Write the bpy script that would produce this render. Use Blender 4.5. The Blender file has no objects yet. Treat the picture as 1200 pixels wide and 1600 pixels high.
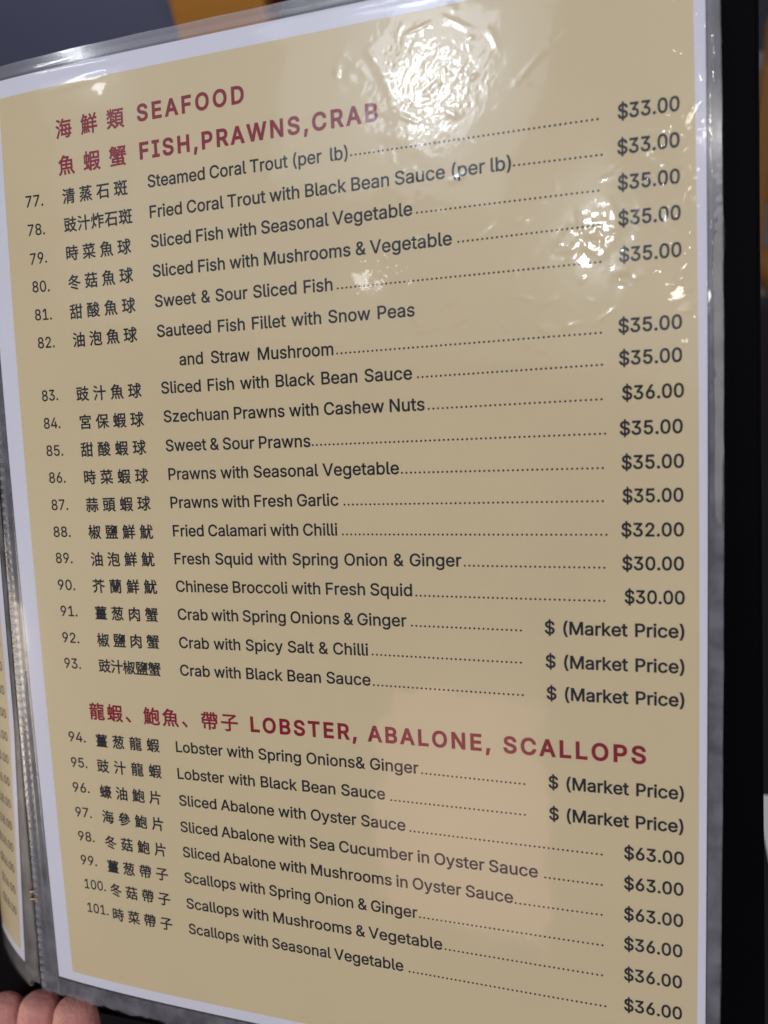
import bpy, bmesh, math, random
import numpy as np
from mathutils import Vector, Matrix
from mathutils.geometry import delaunay_2d_cdt

sc = bpy.context.scene
COL = sc.collection

# ------------------------------------------------------------------ pose of the menu in the room
# page frame: u to the right, v down the sheet (metres), centre of the sheet at the empty's origin
TILT = math.radians(62)
ORG = Vector((0, 0, 0.98))
MROT = Matrix.Rotation(TILT, 4, 'X')
MENU = Matrix.Translation(ORG) @ MROT

# ------------------------------------------------------------------ camera
cd = bpy.data.cameras.new('camera'); cam = bpy.data.objects.new('camera', cd); COL.objects.link(cam)
sc.camera = cam
cd.sensor_fit = 'HORIZONTAL'; cd.sensor_width = 36.0
cd.lens = 1175.57 / 1200 * 36
cd.clip_start = 0.01; cd.clip_end = 60
R = [[0.95916706, 0.03874199, 0.28017424], [-0.01010643, 0.99463648, -0.1029375], [-0.28265952, 0.0959027, 0.9544141]]
C = (0.0788004, -0.0182181, -0.1996910)
loc3 = lambda a: Vector((a[0], -a[1], -a[2]))
right = MROT.to_3x3() @ loc3(R[0]); down = MROT.to_3x3() @ loc3(R[1]); fwd = MROT.to_3x3() @ loc3(R[2])
m = Matrix((right, -down, -fwd)).transposed().to_4x4()
m.translation = MENU @ loc3(C)
cam.matrix_world = m
cd.dof.use_dof = True; cd.dof.focus_distance = 0.222; cd.dof.aperture_fstop = 13.0

# ------------------------------------------------------------------ light
w = bpy.data.worlds.new('World'); sc.world = w; w.use_nodes = True
bg = w.node_tree.nodes['Background']; bg.inputs[0].default_value = (0.86, 0.88, 1.0, 1); bg.inputs[1].default_value = 0.17

def area(name, loc, target, sx, sy, radiance, color=(1, 1, 1), disk=False):
    l = bpy.data.lights.new(name, 'AREA'); l.shape = 'ELLIPSE' if disk else 'RECTANGLE'
    l.size = sx; l.size_y = sy
    l.energy = radiance * math.pi * sx * sy * (math.pi/4 if disk else 1)
    l.color = color
    o = bpy.data.objects.new(name, l); COL.objects.link(o)
    o.location = loc
    o.rotation_euler = (Vector(target) - Vector(loc)).to_track_quat('-Z', 'Y').to_euler()
    return o
PG = (0, 0, 1.0)
area('ceiling_veil_light', (-0.35, -1.30, 2.70), PG, 2.6, 1.3, 0.85, (0.84, 0.90, 1.0))  # added soft key; stands in for the ceiling and veils the page top
area('side_fill_light', (-0.78, -0.36, 0.87), (-0.03, 0, 0.90), 0.34, 0.34, 7.6, (1.0, 0.86, 0.68))  # added warm fill, brightens the left and lower left of the page
area('added_key_light', (1.25, -0.95, 1.75), PG, 0.9, 0.9, 3.7, (1.0, 0.94, 0.90))  # added key from the right, no real window; kept out of film reflections
area('square_ceiling_light', (-0.335, -1.035, 2.6), (0.038, 0.052, 1.077), 0.070, 0.10, 60, (0.76, 0.87, 1.0))
area('glare_halo_light', (-0.335, -1.040, 2.64), (0.038, 0.052, 1.077), 0.19, 0.28, 9.0, (0.78, 0.88, 1.0))  # added emitter giving the square glare its dimmer halo
area('glare_veil_light', (-0.40, -1.08, 2.67), (0.03, 0.05, 1.07), 0.66, 0.60, 2.6, (0.80, 0.89, 1.0))  # added wide emitter for a soft veil around the top glare
area('glare_spot_light', (0.12, -1.68, 2.6), (0.077, 0.031, 1.038), 0.14, 0.12, 95, (0.86, 0.93, 1.0), True)
area('glare_spot_light', (0.60, -1.33, 2.6), (0.10, 0.043, 1.058), 0.09, 0.09, 60, (1.0, 0.95, 0.86), True)
area('tube_light', (-1.26, -0.72, 2.6), (-0.068, 0.061, 1.09), 0.36, 0.05, 30, (0.93, 0.96, 1.0))
area('glare_spot_light', (-0.70, -1.82, 2.6), (0.02, 0.03, 1.035), 0.07, 0.07, 22, (0.95, 0.97, 1.0), True)

area('pink_reflection_light', (-0.58, -3.2, 0.97), (-0.2, 0, 0.93), 0.75, 0.85, 3.0, (1.0, 0.60, 0.52))  # added unseen emitter, makes the pink reflection on the film; no doorway there
for lx, ly in ((0.92, -1.02), (0.98, -1.85), (0.60, -0.80), (0.52, -1.95)):
    area('glare_spot_light', (lx, ly, 2.6), (0.10, 0.03, 1.03), 0.06, 0.06, 70, (1.0, 0.96, 0.9), True)  # extra unseen spots, added so the tilted film tucks glint
area('background_fill_light', (-0.9, 0.9, 2.65), (-0.9, 2.0, 1.2), 0.6, 0.6, 11.0, (1.0, 0.95, 0.88))  # added fill that brightens the blurred background

sc.view_settings.view_transform = 'Standard'; sc.view_settings.look = 'None'
sc.view_settings.exposure = -0.3; sc.view_settings.gamma = 1.0
sc.cycles.max_bounces = 8; sc.cycles.transparent_max_bounces = 24
sc.cycles.sample_clamp_indirect = 4

# ------------------------------------------------------------------ helpers
def mat(name):
    m = bpy.data.materials.new(name); m.use_nodes = True
    return m, m.node_tree, m.node_tree.nodes['Principled BSDF']

def noise_mat(name, c1, c2, scale, rough=0.6, detail=4, bump=0.0, bscale=None, spec=0.4, sheen=0.0):
    m, nt, p = mat(name)
    tc = nt.nodes.new('ShaderNodeTexCoord')
    n = nt.nodes.new('ShaderNodeTexNoise'); n.inputs['Scale'].default_value = scale; n.inputs['Detail'].default_value = detail
    r = nt.nodes.new('ShaderNodeMix'); r.data_type = 'RGBA'
    r.inputs[6].default_value = (*c1, 1); r.inputs[7].default_value = (*c2, 1)
    nt.links.new(tc.outputs['Object'], n.inputs['Vector'])
    nt.links.new(n.outputs['Fac'], r.inputs[0]); nt.links.new(r.outputs[2], p.inputs['Base Color'])
    p.inputs['Roughness'].default_value = rough; p.inputs['Specular IOR Level'].default_value = spec
    if bump:
        b = nt.nodes.new('ShaderNodeBump'); b.inputs['Strength'].default_value = 0.9; b.inputs['Distance'].default_value = bump
        n2 = nt.nodes.new('ShaderNodeTexNoise'); n2.inputs['Scale'].default_value = bscale or scale*4; n2.inputs['Detail'].default_value = 5
        nt.links.new(tc.outputs['Object'], n2.inputs['Vector'])
        nt.links.new(n2.outputs['Fac'], b.inputs['Height']); nt.links.new(b.outputs[0], p.inputs['Normal'])
    return m

def film_mat(name, milk, milk_col, rough=0.045, tint=(0.985, 0.985, 0.99), blotch=0.0, mscale=60):
    """clear plastic: see-through, Fresnel gloss and a little milky scatter"""
    m = bpy.data.materials.new(name); m.use_nodes = True; nt = m.node_tree; nt.nodes.clear()
    N = nt.nodes.new; L = nt.links.new
    out = N('ShaderNodeOutputMaterial'); tr = N('ShaderNodeBsdfTransparent'); gl = N('ShaderNodeBsdfGlossy'); df = N('ShaderNodeBsdfDiffuse')
    fr = N('ShaderNodeFresnel'); ge = N('ShaderNodeNewGeometry'); io = N('ShaderNodeMapRange')   # a thin sheet reflects alike from both sides
    io.inputs[3].default_value = 1.5; io.inputs[4].default_value = 1/1.5
    L(ge.outputs['Backfacing'], io.inputs[0]); L(io.outputs[0], fr.inputs['IOR'])
    tr.inputs[0].default_value = (*tint, 1); gl.inputs['Roughness'].default_value = rough
    df.inputs[0].default_value = (*milk_col, 1)
    a = N('ShaderNodeMixShader'); b = N('ShaderNodeMixShader')
    a.inputs[0].default_value = milk
    if blotch:
        tc = N('ShaderNodeTexCoord'); n = N('ShaderNodeTexNoise'); n.inputs['Scale'].default_value = mscale; n.inputs['Detail'].default_value = 5
        r = N('ShaderNodeMapRange'); r.inputs[1].default_value = 0.3; r.inputs[2].default_value = 0.75
        r.inputs[3].default_value = milk*(1-blotch); r.inputs[4].default_value = milk*(1+blotch)
        L(tc.outputs['Object'], n.inputs['Vector']); L(n.outputs['Fac'], r.inputs[0]); L(r.outputs[0], a.inputs[0])
    L(tr.outputs[0], a.inputs[1]); L(df.outputs[0], a.inputs[2])
    g2 = N('ShaderNodeBsdfGlossy'); g2.inputs['Roughness'].default_value = 0.17
    gm = N('ShaderNodeMixShader'); gm.inputs[0].default_value = 0.5
    L(gl.outputs[0], gm.inputs[1]); L(g2.outputs[0], gm.inputs[2])
    L(fr.outputs[0], b.inputs[0]); L(a.outputs[0], b.inputs[1]); L(gm.outputs[0], b.inputs[2])
    L(b.outputs[0], out.inputs[0])
    return m

M = {}
M['paper'] = noise_mat('white_paper', (0.755, 0.765, 0.885), (0.72, 0.73, 0.855), 60, 0.7)
M['panel'] = noise_mat('beige_print', (0.735, 0.61, 0.38), (0.65, 0.54, 0.33), 20, 0.62, 6)
M['ink'] = noise_mat('black_ink', (0.012, 0.014, 0.022), (0.022, 0.022, 0.03), 900, 0.6, spec=0.05)
M['red'] = noise_mat('maroon_ink', (0.24, 0.010, 0.026), (0.29, 0.016, 0.038), 700, 0.6, spec=0.05)
M['film'] = film_mat('clear_film', 0.014, (0.85, 0.8, 0.82), 0.035, blotch=1.0, mscale=22)
M['film2'] = film_mat('clear_back_film', 0.10, (0.8, 0.8, 0.88), 0.08)
M['weld'] = film_mat('welded_film', 0.16, (0.72, 0.71, 0.80), 0.16, (0.8, 0.8, 0.84), 0.6, 180)
M['ridge'] = film_mat('weld_ridge', 0.30, (0.55, 0.56, 0.62), 0.4, (0.8, 0.8, 0.84), 0.4, 300)
M['cover'] = noise_mat('black_leatherette', (0.0010, 0.0008, 0.0018), (0.0018, 0.0014, 0.003), 50, 0.55, 4, 0.0001, 700, 0.04)
M['brass'] = noise_mat('brass', (0.75, 0.55, 0.3), (0.6, 0.42, 0.2), 100, 0.25); M['brass'].node_tree.nodes['Principled BSDF'].inputs['Metallic'].default_value = 1
M['nail'] = noise_mat('nail', (0.72, 0.42, 0.38), (0.68, 0.38, 0.35), 200, 0.3)
def skin_mat():
    m = noise_mat('skin', (0.66, 0.34, 0.30), (0.50, 0.17, 0.15), 70, 0.45, 6, 0.0009, 420)
    p = m.node_tree.nodes['Principled BSDF']
    p.inputs['Subsurface Weight'].default_value = 0.25; p.inputs['Subsurface Radius'].default_value = (0.006, 0.002, 0.001); p.inputs['Subsurface Scale'].default_value = 1.0
    return m
M['skin'] = skin_mat()

def props(o, label=None, cat=None, group=None, kind=None):
    if label: o['label'] = label
    if cat: o['category'] = cat
    if group: o['group'] = group
    if kind: o['kind'] = kind
    return o

def mesh(name, V, F, m, parent=None, smooth=False):
    me = bpy.data.meshes.new(name); me.from_pydata([tuple(v) for v in V], [], F); me.update()
    if m: me.materials.append(m)
    if smooth: me.polygons.foreach_set('use_smooth', [True]*len(me.polygons))
    o = bpy.data.objects.new(name, me); COL.objects.link(o)
    if parent: o.parent = parent
    return o

def empty(name, loc=(0, 0, 0)):
    o = bpy.data.objects.new(name, None); COL.objects.link(o); o.location = loc; o.empty_display_size = 0.05
    return o

def bm_obj(name, bm, m, parent=None, smooth=False):
    me = bpy.data.meshes.new(name); bm.to_mesh(me); bm.free()
    me.materials.append(m)
    if smooth: me.polygons.foreach_set('use_smooth', [True]*len(me.polygons))
    o = bpy.data.objects.new(name, me); COL.objects.link(o)
    if parent: o.parent = parent
    return o

def box_bm(x0, x1, y0, y1, z0, z1, bevel=0.0, bm=None, seg=2):
    b = bmesh.new()
    bmesh.ops.create_cube(b, size=1)
    bmesh.ops.scale(b, vec=(x1-x0, y1-y0, z1-z0), verts=b.verts)
    bmesh.ops.translate(b, vec=((x0+x1)/2, (y0+y1)/2, (z0+z1)/2), verts=b.verts)
    if bevel: bmesh.ops.bevel(b, geom=b.edges[:], offset=bevel, segments=seg, affect='EDGES', profile=0.5)
    if bm is None: return b
    t = bpy.data.meshes.new('t'); b.to_mesh(t); b.free(); bm.from_mesh(t); bpy.data.meshes.remove(t)
    return bm

# ------------------------------------------------------------------ shape of the sheet
CC = [-0.1125106, -0.0388701, 0.0606072, -0.075949, -0.014532, -0.0865638, -0.061803, 0.194215, -0.003605]
def zf(u, v):
    a = u/0.1; b = v/0.14; c = CC
    return 0.01*(c[0]*a*a+c[1]*a**3+c[2]*b*b+c[3]*a*b+c[4]*a*a*b+c[5]*a*b*b+c[6]*b**3+c[7]*a**4+c[8]*a**3*b)
def S(u, v, h=0.0):
    """point over the right-hand sheet; u, v in mm, h in mm towards the reader"""
    u, v = u/1000, v/1000
    return (u, -v, -zf(u, v) + h/1000)
def spine(v): return -113.2 - 3.0*(v-22)/150
PHI = math.radians(21)
def SL(s, v, h=0.0):
    """point over the facing sheet, s mm left of the fold"""
    u0 = spine(v)
    x = u0/1000 - s/1000*math.cos(PHI) - h/1000*math.sin(PHI)
    bend = 0.00045*(s/10)**2
    return (x, -v/1000, -zf(u0/1000, v/1000) - s/1000*math.sin(PHI) - bend + h/1000*math.cos(PHI))

def sheet(name, fn, u0, u1, v0, v1, nu, nv, h, m, parent, smooth=True, thick=0.0):
    """grid patch; u0, u1 may be functions of v, v0, v1 functions of the 0..1 u parameter"""
    f = lambda q, t: q(t) if callable(q) else q
    V = []; F = []
    for j in range(nv+1):
        for i in range(nu+1):
            a = i/nu; b = j/nv
            v = f(v0, a)*(1-b) + f(v1, a)*b
            u = f(u0, v)*(1-a) + f(u1, v)*a
            V.append(fn(u, v, h(u, v) if callable(h) else h))
    for j in range(nv):
        for i in range(nu):
            k = j*(nu+1)+i
            F.append((k, k+1, k+nu+2, k+nu+1) if fn is SL else (k+nu+1, k+nu+2, k+1, k))
    o = mesh(name, V, F, m, parent, smooth)
    if thick:
        s = o.modifiers.new('s', 'SOLIDIFY'); s.thickness = thick; s.offset = -1
    return o

# ------------------------------------------------------------------ lettering: outlines, in thousandths (Latin) and 1/1800 (Chinese)
GLYPHS = {
 ' ': [188],
 '$': [447,[202,-74,202,583,244,583,244,-74],[224,-9,172,-4,128,9,91,31,64,60,46,96,38,137,104,137,110,110,123,88,142,71,166,59,194,52,224,49,257,52,286,60,311,74,329,92,341,114,346,139,342,161,332,179,316,193,296,205,272,214,184,239,128,260,86,289,60,326,52,372,58,413,75,448,102,476,138,498,180,511,227,516,275,511,316,498,351,476,377,449,394,415,401,378,337,378,326,412,302,437,267,453,225,459,194,456,167,448,145,435,129,418,118,398,115,376,119,352,131,334,148,319,169,308,212,293,264,279,312,264,336,252,359,238,379,220,395,198,405,171,408,139,403,99,386,64,360,34,323,11,278,-4]],
 '&': [448,[197,-7,150,-2,110,12,78,34,54,62,39,96,34,133,37,163,47,189,63,213,85,235,140,279,216,335,237,352,255,375,260,389,262,405,258,427,245,445,226,457,201,461,184,459,168,453,155,444,145,431,139,416,137,399,139,380,145,363,155,346,169,327,438,0,364,0,171,231,121,293,102,319,87,344,78,370,75,398,79,430,91,458,109,481,134,499,165,510,200,513,235,510,266,499,290,482,308,459,320,433,324,404,322,382,315,362,305,342,291,325,275,308,256,293,154,217,128,195,110,174,100,154,97,131,100,108,109,87,124,70,143,57,166,49,193,46,223,50,251,59,278,75,301,95,321,121,336,151,346,186,349,224,408,224,405,180,397,144,385,115,371,92,333,47,305,23,271,7,234,-3]],
 '(': [273,[89,207,92,264,101,324,114,384,132,441,153,494,177,539,236,539,212,485,191,428,174,370,161,313,154,258,151,207,154,161,160,115,172,67,188,16,209,-38,236,-96,177,-96,139,-21,111,55,95,131]],
 ')': [273,[37,-96,64,-37,86,18,102,69,113,116,120,162,122,207,119,258,112,313,99,370,82,428,62,485,37,539,97,539,121,494,142,441,159,384,173,323,181,264,184,207,178,130,161,53,134,-22,97,-96]],
 ',': [188,[38,-119,68,71,137,71,84,-119]],
 '.': [188,[95,-4,78,-1,63,9,53,24,50,41,53,59,63,73,78,83,95,87,113,83,128,73,138,59,141,41,138,24,128,9,113,-1]],
 '0': [453,[227,-7,174,1,130,24,95,62,69,113,53,178,48,254,53,330,69,395,95,447,130,484,174,508,227,516,279,508,323,484,358,447,384,395,400,330,405,254,400,178,384,113,359,62,323,24,279,1],[227,50,261,56,290,74,313,103,330,144,340,194,344,254,340,314,330,365,313,405,290,435,261,453,227,460,192,453,163,435,140,405,123,365,113,314,109,254,113,194,123,144,140,103,163,74,192,56]],
 '1': [453,[76,0,76,55,391,55,391,0],[276,509,276,0,212,0,212,448,209,448,86,358,86,427,198,509]],
 '2': [453,[64,0,64,47,234,229,282,282,299,305,311,327,318,348,320,371,317,397,308,419,293,436,273,449,250,457,224,460,196,457,172,447,153,433,139,413,130,390,127,362,66,362,71,405,86,442,111,473,143,496,182,511,225,516,268,511,306,497,337,474,361,445,376,411,381,372,378,345,371,318,357,290,336,259,306,223,267,180,153,60,153,57,389,57,389,0]],
 '3': [453,[218,-7,173,-3,133,10,98,30,70,57,52,91,44,132,109,132,115,107,126,87,144,71,165,59,191,52,219,50,248,53,275,61,297,74,315,93,325,116,329,145,326,172,316,196,299,217,275,234,242,244,201,248,157,248,157,299,288,448,288,452,70,452,70,509,372,509,372,461,211,278,211,289,264,288,308,276,344,253,371,222,387,186,393,145,387,103,370,66,344,36,309,12,266,-2]],
 '4': [453,[40,105,40,158,247,509,311,509,109,166,109,163,413,163,413,105],[282,0,282,318,343,318,343,0]],
 '5': [453,[221,-7,178,-2,140,11,108,32,83,60,66,93,60,130,122,130,127,108,138,89,154,73,173,60,196,52,221,50,250,53,276,64,298,82,314,104,324,131,328,162,324,193,314,221,297,244,275,262,248,273,218,277,192,275,167,268,145,258,128,246,67,253,96,509,366,509,366,452,151,452,134,301,136,301,155,315,178,325,203,331,229,334,263,330,294,321,321,306,345,285,364,260,379,231,388,199,391,163,385,117,369,76,343,41,309,15,268,-1]],
 '6': [453,[226,-7,182,-1,142,15,109,40,84,74,69,115,64,162,68,199,80,239,102,285,137,340,252,509,322,509,151,261,145,261,154,275,165,288,179,299,196,307,214,312,235,314,278,309,316,295,346,271,370,240,384,201,389,157,384,112,368,73,343,39,310,14,271,-2],[226,48,254,52,279,63,299,79,314,101,324,128,327,157,324,187,314,213,299,235,279,251,254,262,226,265,198,262,174,252,153,235,138,214,128,188,125,158,128,128,138,102,153,79,174,63,198,52]],
 '7': [453,[97,0,323,448,323,452,62,452,62,509,391,509,391,449,165,0]],
 '8': [453,[226,-7,178,-2,136,11,101,33,74,62,57,96,52,135,55,166,65,195,81,220,101,241,125,256,153,265,153,267,119,282,93,308,76,342,70,380,75,417,90,450,114,477,146,498,184,511,226,516,269,511,306,498,337,477,361,450,377,417,382,380,376,342,359,308,333,282,300,267,300,265,327,256,351,241,372,220,387,195,397,166,401,135,395,96,378,62,352,33,317,11,275,-2],[226,49,258,52,285,60,307,74,323,91,333,113,337,139,333,165,322,189,305,208,283,223,256,232,226,235,196,232,169,223,147,208,130,189,119,165,115,139,119,113,129,91,145,74,167,60,195,52],[226,290,252,292,274,300,293,313,307,330,316,351,319,376,316,399,308,420,294,437,275,449,252,457,226,460,200,457,177,449,159,437,145,420,136,399,133,376,136,351,145,330,159,313,178,300,201,292]],
 '9': [453,[226,516,271,510,310,494,343,468,368,434,384,393,389,347,385,309,373,270,350,224,315,168,200,0,130,0,301,248,307,248,299,234,287,221,273,210,257,202,238,196,218,195,175,199,137,214,106,237,83,269,68,307,64,352,69,397,85,436,110,469,143,494,182,510],[226,460,199,457,174,446,154,429,138,407,129,381,125,352,129,322,138,295,154,274,174,257,199,247,226,243,254,247,279,257,299,273,314,295,324,321,327,350,324,381,314,407,299,429,279,446,254,457]],
 'A': [480,[16,0,201,509,276,509,463,0,395,0,287,302,264,372,232,478,245,478,213,371,191,302,85,0],[110,142,110,199,370,199,370,142]],
 'B': [456,[60,0,60,509,241,509,289,504,329,491,359,469,381,442,394,410,398,374,395,344,387,320,373,301,356,286,336,275,315,267,315,262,339,257,363,245,385,227,402,203,414,173,418,136,413,100,400,67,377,39,344,18,301,4,247,0],[125,57,245,57,296,63,330,80,349,105,355,137,352,161,342,184,327,203,306,218,279,228,248,231,125,231],[125,285,238,285,265,288,288,296,308,309,323,326,333,348,336,372,330,403,313,429,283,446,240,452,125,452]],
 'C': [510,[267,-7,205,1,150,25,104,63,70,115,48,179,40,254,48,329,70,393,104,445,150,484,205,508,267,516,305,513,340,504,373,490,402,471,427,447,448,418,463,385,473,348,408,348,401,373,389,395,375,413,357,428,337,440,315,449,292,454,267,456,223,450,184,432,150,403,125,364,109,314,103,254,109,194,125,145,151,105,184,76,223,59,267,53,292,55,315,60,337,69,357,81,375,96,389,114,401,136,408,160,473,160,463,124,448,91,428,62,402,38,373,19,341,5,305,-4]],
 'D': [502,[219,0,96,0,96,57,215,57,272,63,318,81,354,110,379,149,394,198,399,255,394,312,379,361,354,399,320,428,275,446,221,452,93,452,93,509,225,509,294,501,353,478,399,441,433,391,455,329,462,255,455,181,433,119,398,68,351,31,291,8],[125,509,125,0,60,0,60,509]],
 'E': [419,[60,0,60,509,372,509,372,452,125,452,125,286,355,286,355,229,125,229,125,57,375,57,375,0]],
 'F': [410,[60,0,60,509,369,509,369,452,125,452,125,278,346,278,346,221,125,221,125,0]],
 'G': [520,[269,-7,205,1,149,25,104,64,69,116,47,179,40,254,47,329,69,393,103,445,149,484,203,508,265,516,304,513,340,504,374,489,403,469,429,445,449,416,465,384,474,349,408,349,399,372,387,393,373,411,356,427,337,439,315,448,291,454,265,456,222,450,183,432,150,404,125,364,109,314,103,254,109,194,125,145,151,105,184,76,224,59,269,53,309,57,345,71,374,93,396,123,410,160,415,202,434,199,283,199,283,256,478,256,478,200,471,141,451,91,419,50,377,19,326,0]],
 'H': [517,[60,0,60,509,125,509,125,289,392,289,392,509,457,509,457,0,392,0,392,232,125,232,125,0]],
 'I': [300,[31,0,31,57,118,57,118,452,31,452,31,509,269,509,269,452,183,452,183,57,269,57,269,0]],
 'L': [393,[60,0,60,509,125,509,125,57,361,57,361,0]],
 'M': [628,[60,0,60,509,152,509,277,187,299,123,322,49,307,49,352,187,476,509,568,509,568,0,504,0,504,327,507,457,513,457,498,409,456,291,342,0,286,0,170,291,112,457,119,457,122,328,122,0]],
 'N': [523,[60,0,60,509,136,509,363,151,388,107,414,55,405,54,401,108,399,157,399,509,463,509,463,0,387,0,202,290,177,331,108,452,119,454,125,291,125,0]],
 'O': [533,[267,-7,205,1,150,25,105,63,70,115,48,179,40,254,48,329,70,393,105,445,150,484,205,508,267,516,329,508,384,484,429,445,464,393,486,329,493,254,486,179,464,115,429,63,384,25,329,1],[267,53,310,59,349,76,383,105,408,144,425,194,430,254,425,314,408,365,383,404,349,433,310,450,267,456,223,450,184,433,151,404,125,364,109,314,103,254,109,194,125,144,151,105,184,76,223,59]],
 'P': [445,[60,0,60,509,235,509,289,503,332,487,366,462,390,430,404,391,409,348,404,304,390,265,366,233,332,207,289,191,235,186,109,186,109,242,233,242,269,246,297,256,318,272,333,294,342,319,344,348,342,376,333,402,318,423,297,439,268,449,232,452,125,452,125,0]],
 'R': [449,[60,0,60,509,236,509,290,504,333,489,367,465,390,433,405,395,409,352,405,309,390,271,367,240,333,217,289,203,236,198,96,198,96,255,234,255,269,258,298,267,319,281,334,300,342,324,345,352,342,380,334,405,319,425,298,440,269,449,233,452,125,452,125,0],[353,0,230,229,303,229,428,0]],
 'S': [447,[224,-9,172,-4,128,9,91,31,64,60,46,96,38,137,104,137,110,110,123,88,142,71,166,59,194,52,224,49,257,52,286,60,311,74,329,92,341,114,346,139,342,161,332,179,316,193,296,205,272,214,184,239,128,260,86,289,60,326,52,372,58,413,75,448,102,476,138,498,180,511,227,516,275,511,316,498,351,476,377,449,394,415,401,378,337,378,326,412,302,437,267,453,225,459,194,456,167,448,145,435,129,418,118,398,115,376,119,352,131,334,148,319,169,308,212,293,264,279,312,264,336,252,359,238,379,220,395,198,405,171,408,139,403,99,386,64,360,34,323,11,278,-4]],
 'T': [449,[32,452,32,509,417,509,417,452,257,452,257,0,193,0,193,452]],
 'V': [480,[204,0,16,509,84,509,192,206,215,137,248,31,235,31,267,138,395,509,463,509,278,0]],
 'W': [686,[155,0,16,509,82,509,163,196,187,94,197,40,189,40,211,145,306,509,380,509,462,196,486,94,497,40,488,40,510,145,603,509,670,509,530,0,455,0,368,323,351,391,336,475,350,475,335,395,318,323,230,0]],
 'a': [389,[160,-9,126,-5,94,5,68,22,48,45,35,73,30,108,34,138,43,161,58,179,78,193,100,203,125,211,178,220,234,227,252,230,265,235,273,243,276,257,273,279,267,297,256,311,240,322,220,329,196,331,171,329,149,322,132,313,118,301,107,288,100,274,41,291,57,322,79,346,104,364,133,375,163,382,194,384,215,383,239,379,263,372,286,360,306,343,322,320,333,290,337,251,337,0,277,0,277,52,272,52,264,38,252,25,236,12,215,1,190,-6],[170,45,202,49,228,59,248,74,263,93,272,115,276,138,276,190,270,186,259,182,231,176,200,171,175,168,154,164,134,159,117,150,103,139,95,124,92,105,94,87,102,72,114,61,130,52,149,47]],
 'b': [424,[229,-8,198,-5,172,4,153,17,138,31,118,59,112,59,112,0,53,0,53,509,114,509,114,319,118,319,137,346,152,360,171,373,197,381,229,384,274,378,313,361,345,332,370,293,385,245,390,189,385,133,370,84,346,45,313,16,274,-2],[220,47,253,51,279,66,301,88,316,117,325,151,328,189,325,227,316,261,301,290,280,311,253,325,220,330,188,325,161,312,140,291,125,263,116,229,113,189,116,150,125,115,140,86,162,65,188,51]],
 'c': [396,[207,-8,159,-2,117,16,82,46,56,85,40,133,34,187,40,243,56,291,82,330,117,360,159,378,207,384,234,383,260,377,284,368,305,356,324,341,340,322,353,301,362,277,303,262,298,276,290,289,281,301,270,311,257,319,242,325,226,329,207,330,173,325,145,310,124,287,108,258,99,224,96,187,99,151,108,117,124,89,145,66,173,51,207,46,226,48,243,52,258,58,271,66,282,76,292,89,299,102,304,117,363,102,354,78,341,56,325,37,306,21,285,9,261,-1,235,-6]],
 'd': [424,[195,-8,151,-2,111,16,79,45,55,84,39,133,34,189,39,245,55,293,79,332,112,361,151,378,196,384,228,381,253,373,272,360,287,346,306,319,311,319,311,509,372,509,372,0,313,0,313,59,307,59,287,31,272,17,252,4,227,-5],[205,47,236,51,263,65,284,86,299,115,309,150,312,189,309,229,300,263,284,291,263,312,237,325,205,330,172,325,145,311,124,290,108,261,99,227,96,189,99,151,109,117,124,88,145,66,172,51]],
 'e': [404,[212,-8,161,-2,117,16,82,46,56,85,40,132,34,187,39,242,55,290,81,329,115,359,157,378,205,384,236,382,266,374,294,361,319,341,341,315,357,282,368,242,371,194,371,169,75,169,75,221,338,221,310,202,307,237,298,269,283,294,263,314,237,326,205,330,173,326,146,313,125,294,109,270,99,241,96,211,96,178,100,139,110,106,128,80,151,61,179,50,212,46,234,48,254,53,271,61,285,73,297,88,306,105,365,91,353,63,335,39,311,19,283,4,249,-5]],
 'g': [425,[207,-151,168,-148,134,-140,105,-127,82,-110,64,-91,51,-69,101,-41,122,-66,136,-78,154,-88,178,-95,207,-97,249,-92,282,-75,304,-47,311,-6,311,68,306,68,287,41,272,28,252,16,227,8,195,5,152,10,113,27,80,53,55,90,39,136,34,191,39,246,55,293,80,332,112,361,152,378,196,384,228,382,253,373,273,360,288,346,308,319,313,319,313,379,372,379,372,-9,367,-54,350,-90,324,-117,291,-136,251,-147],[205,59,237,63,264,75,285,95,300,121,309,154,312,193,309,231,300,264,285,291,264,312,237,325,205,330,172,325,145,312,124,290,109,262,99,229,96,193,99,155,109,123,124,96,145,76,172,63]],
 'h': [410,[114,227,114,0,53,0,53,509,114,509,114,287,102,287,124,332,152,362,187,379,227,384,264,380,295,369,321,349,341,321,353,285,357,240,357,0,296,0,296,235,290,275,273,304,246,323,210,329,184,326,161,317,141,303,126,283,117,257]],
 'i': [167,[53,0,53,379,114,379,114,0],[84,443,67,446,54,455,44,468,41,483,44,499,54,512,67,521,84,524,100,521,114,512,123,499,126,483,123,468,114,455,100,446]],
 'k': [381,[110,137,110,212,121,212,284,379,360,379,184,199,177,199],[53,0,53,509,114,509,114,0],[294,0,148,186,191,229,372,0]],
 'l': [189,[139,-2,101,3,74,20,58,47,53,84,53,509,114,509,114,99,115,77,120,62,130,54,146,52,170,54,181,3,162,-1]],
 'm': [610,[53,0,53,379,112,379,112,295,108,295,118,323,132,346,151,363,172,376,195,384,219,386,257,380,287,361,309,331,321,295,312,295,322,321,337,343,357,361,381,375,407,383,437,386,468,383,497,372,522,354,541,328,553,296,557,255,557,0,496,0,496,254,490,289,473,313,447,326,419,330,395,328,374,320,358,307,345,290,338,270,335,247,335,0,274,0,274,260,269,288,253,311,229,326,199,330,178,328,158,320,140,307,126,289,117,266,114,238,114,0]],
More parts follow.
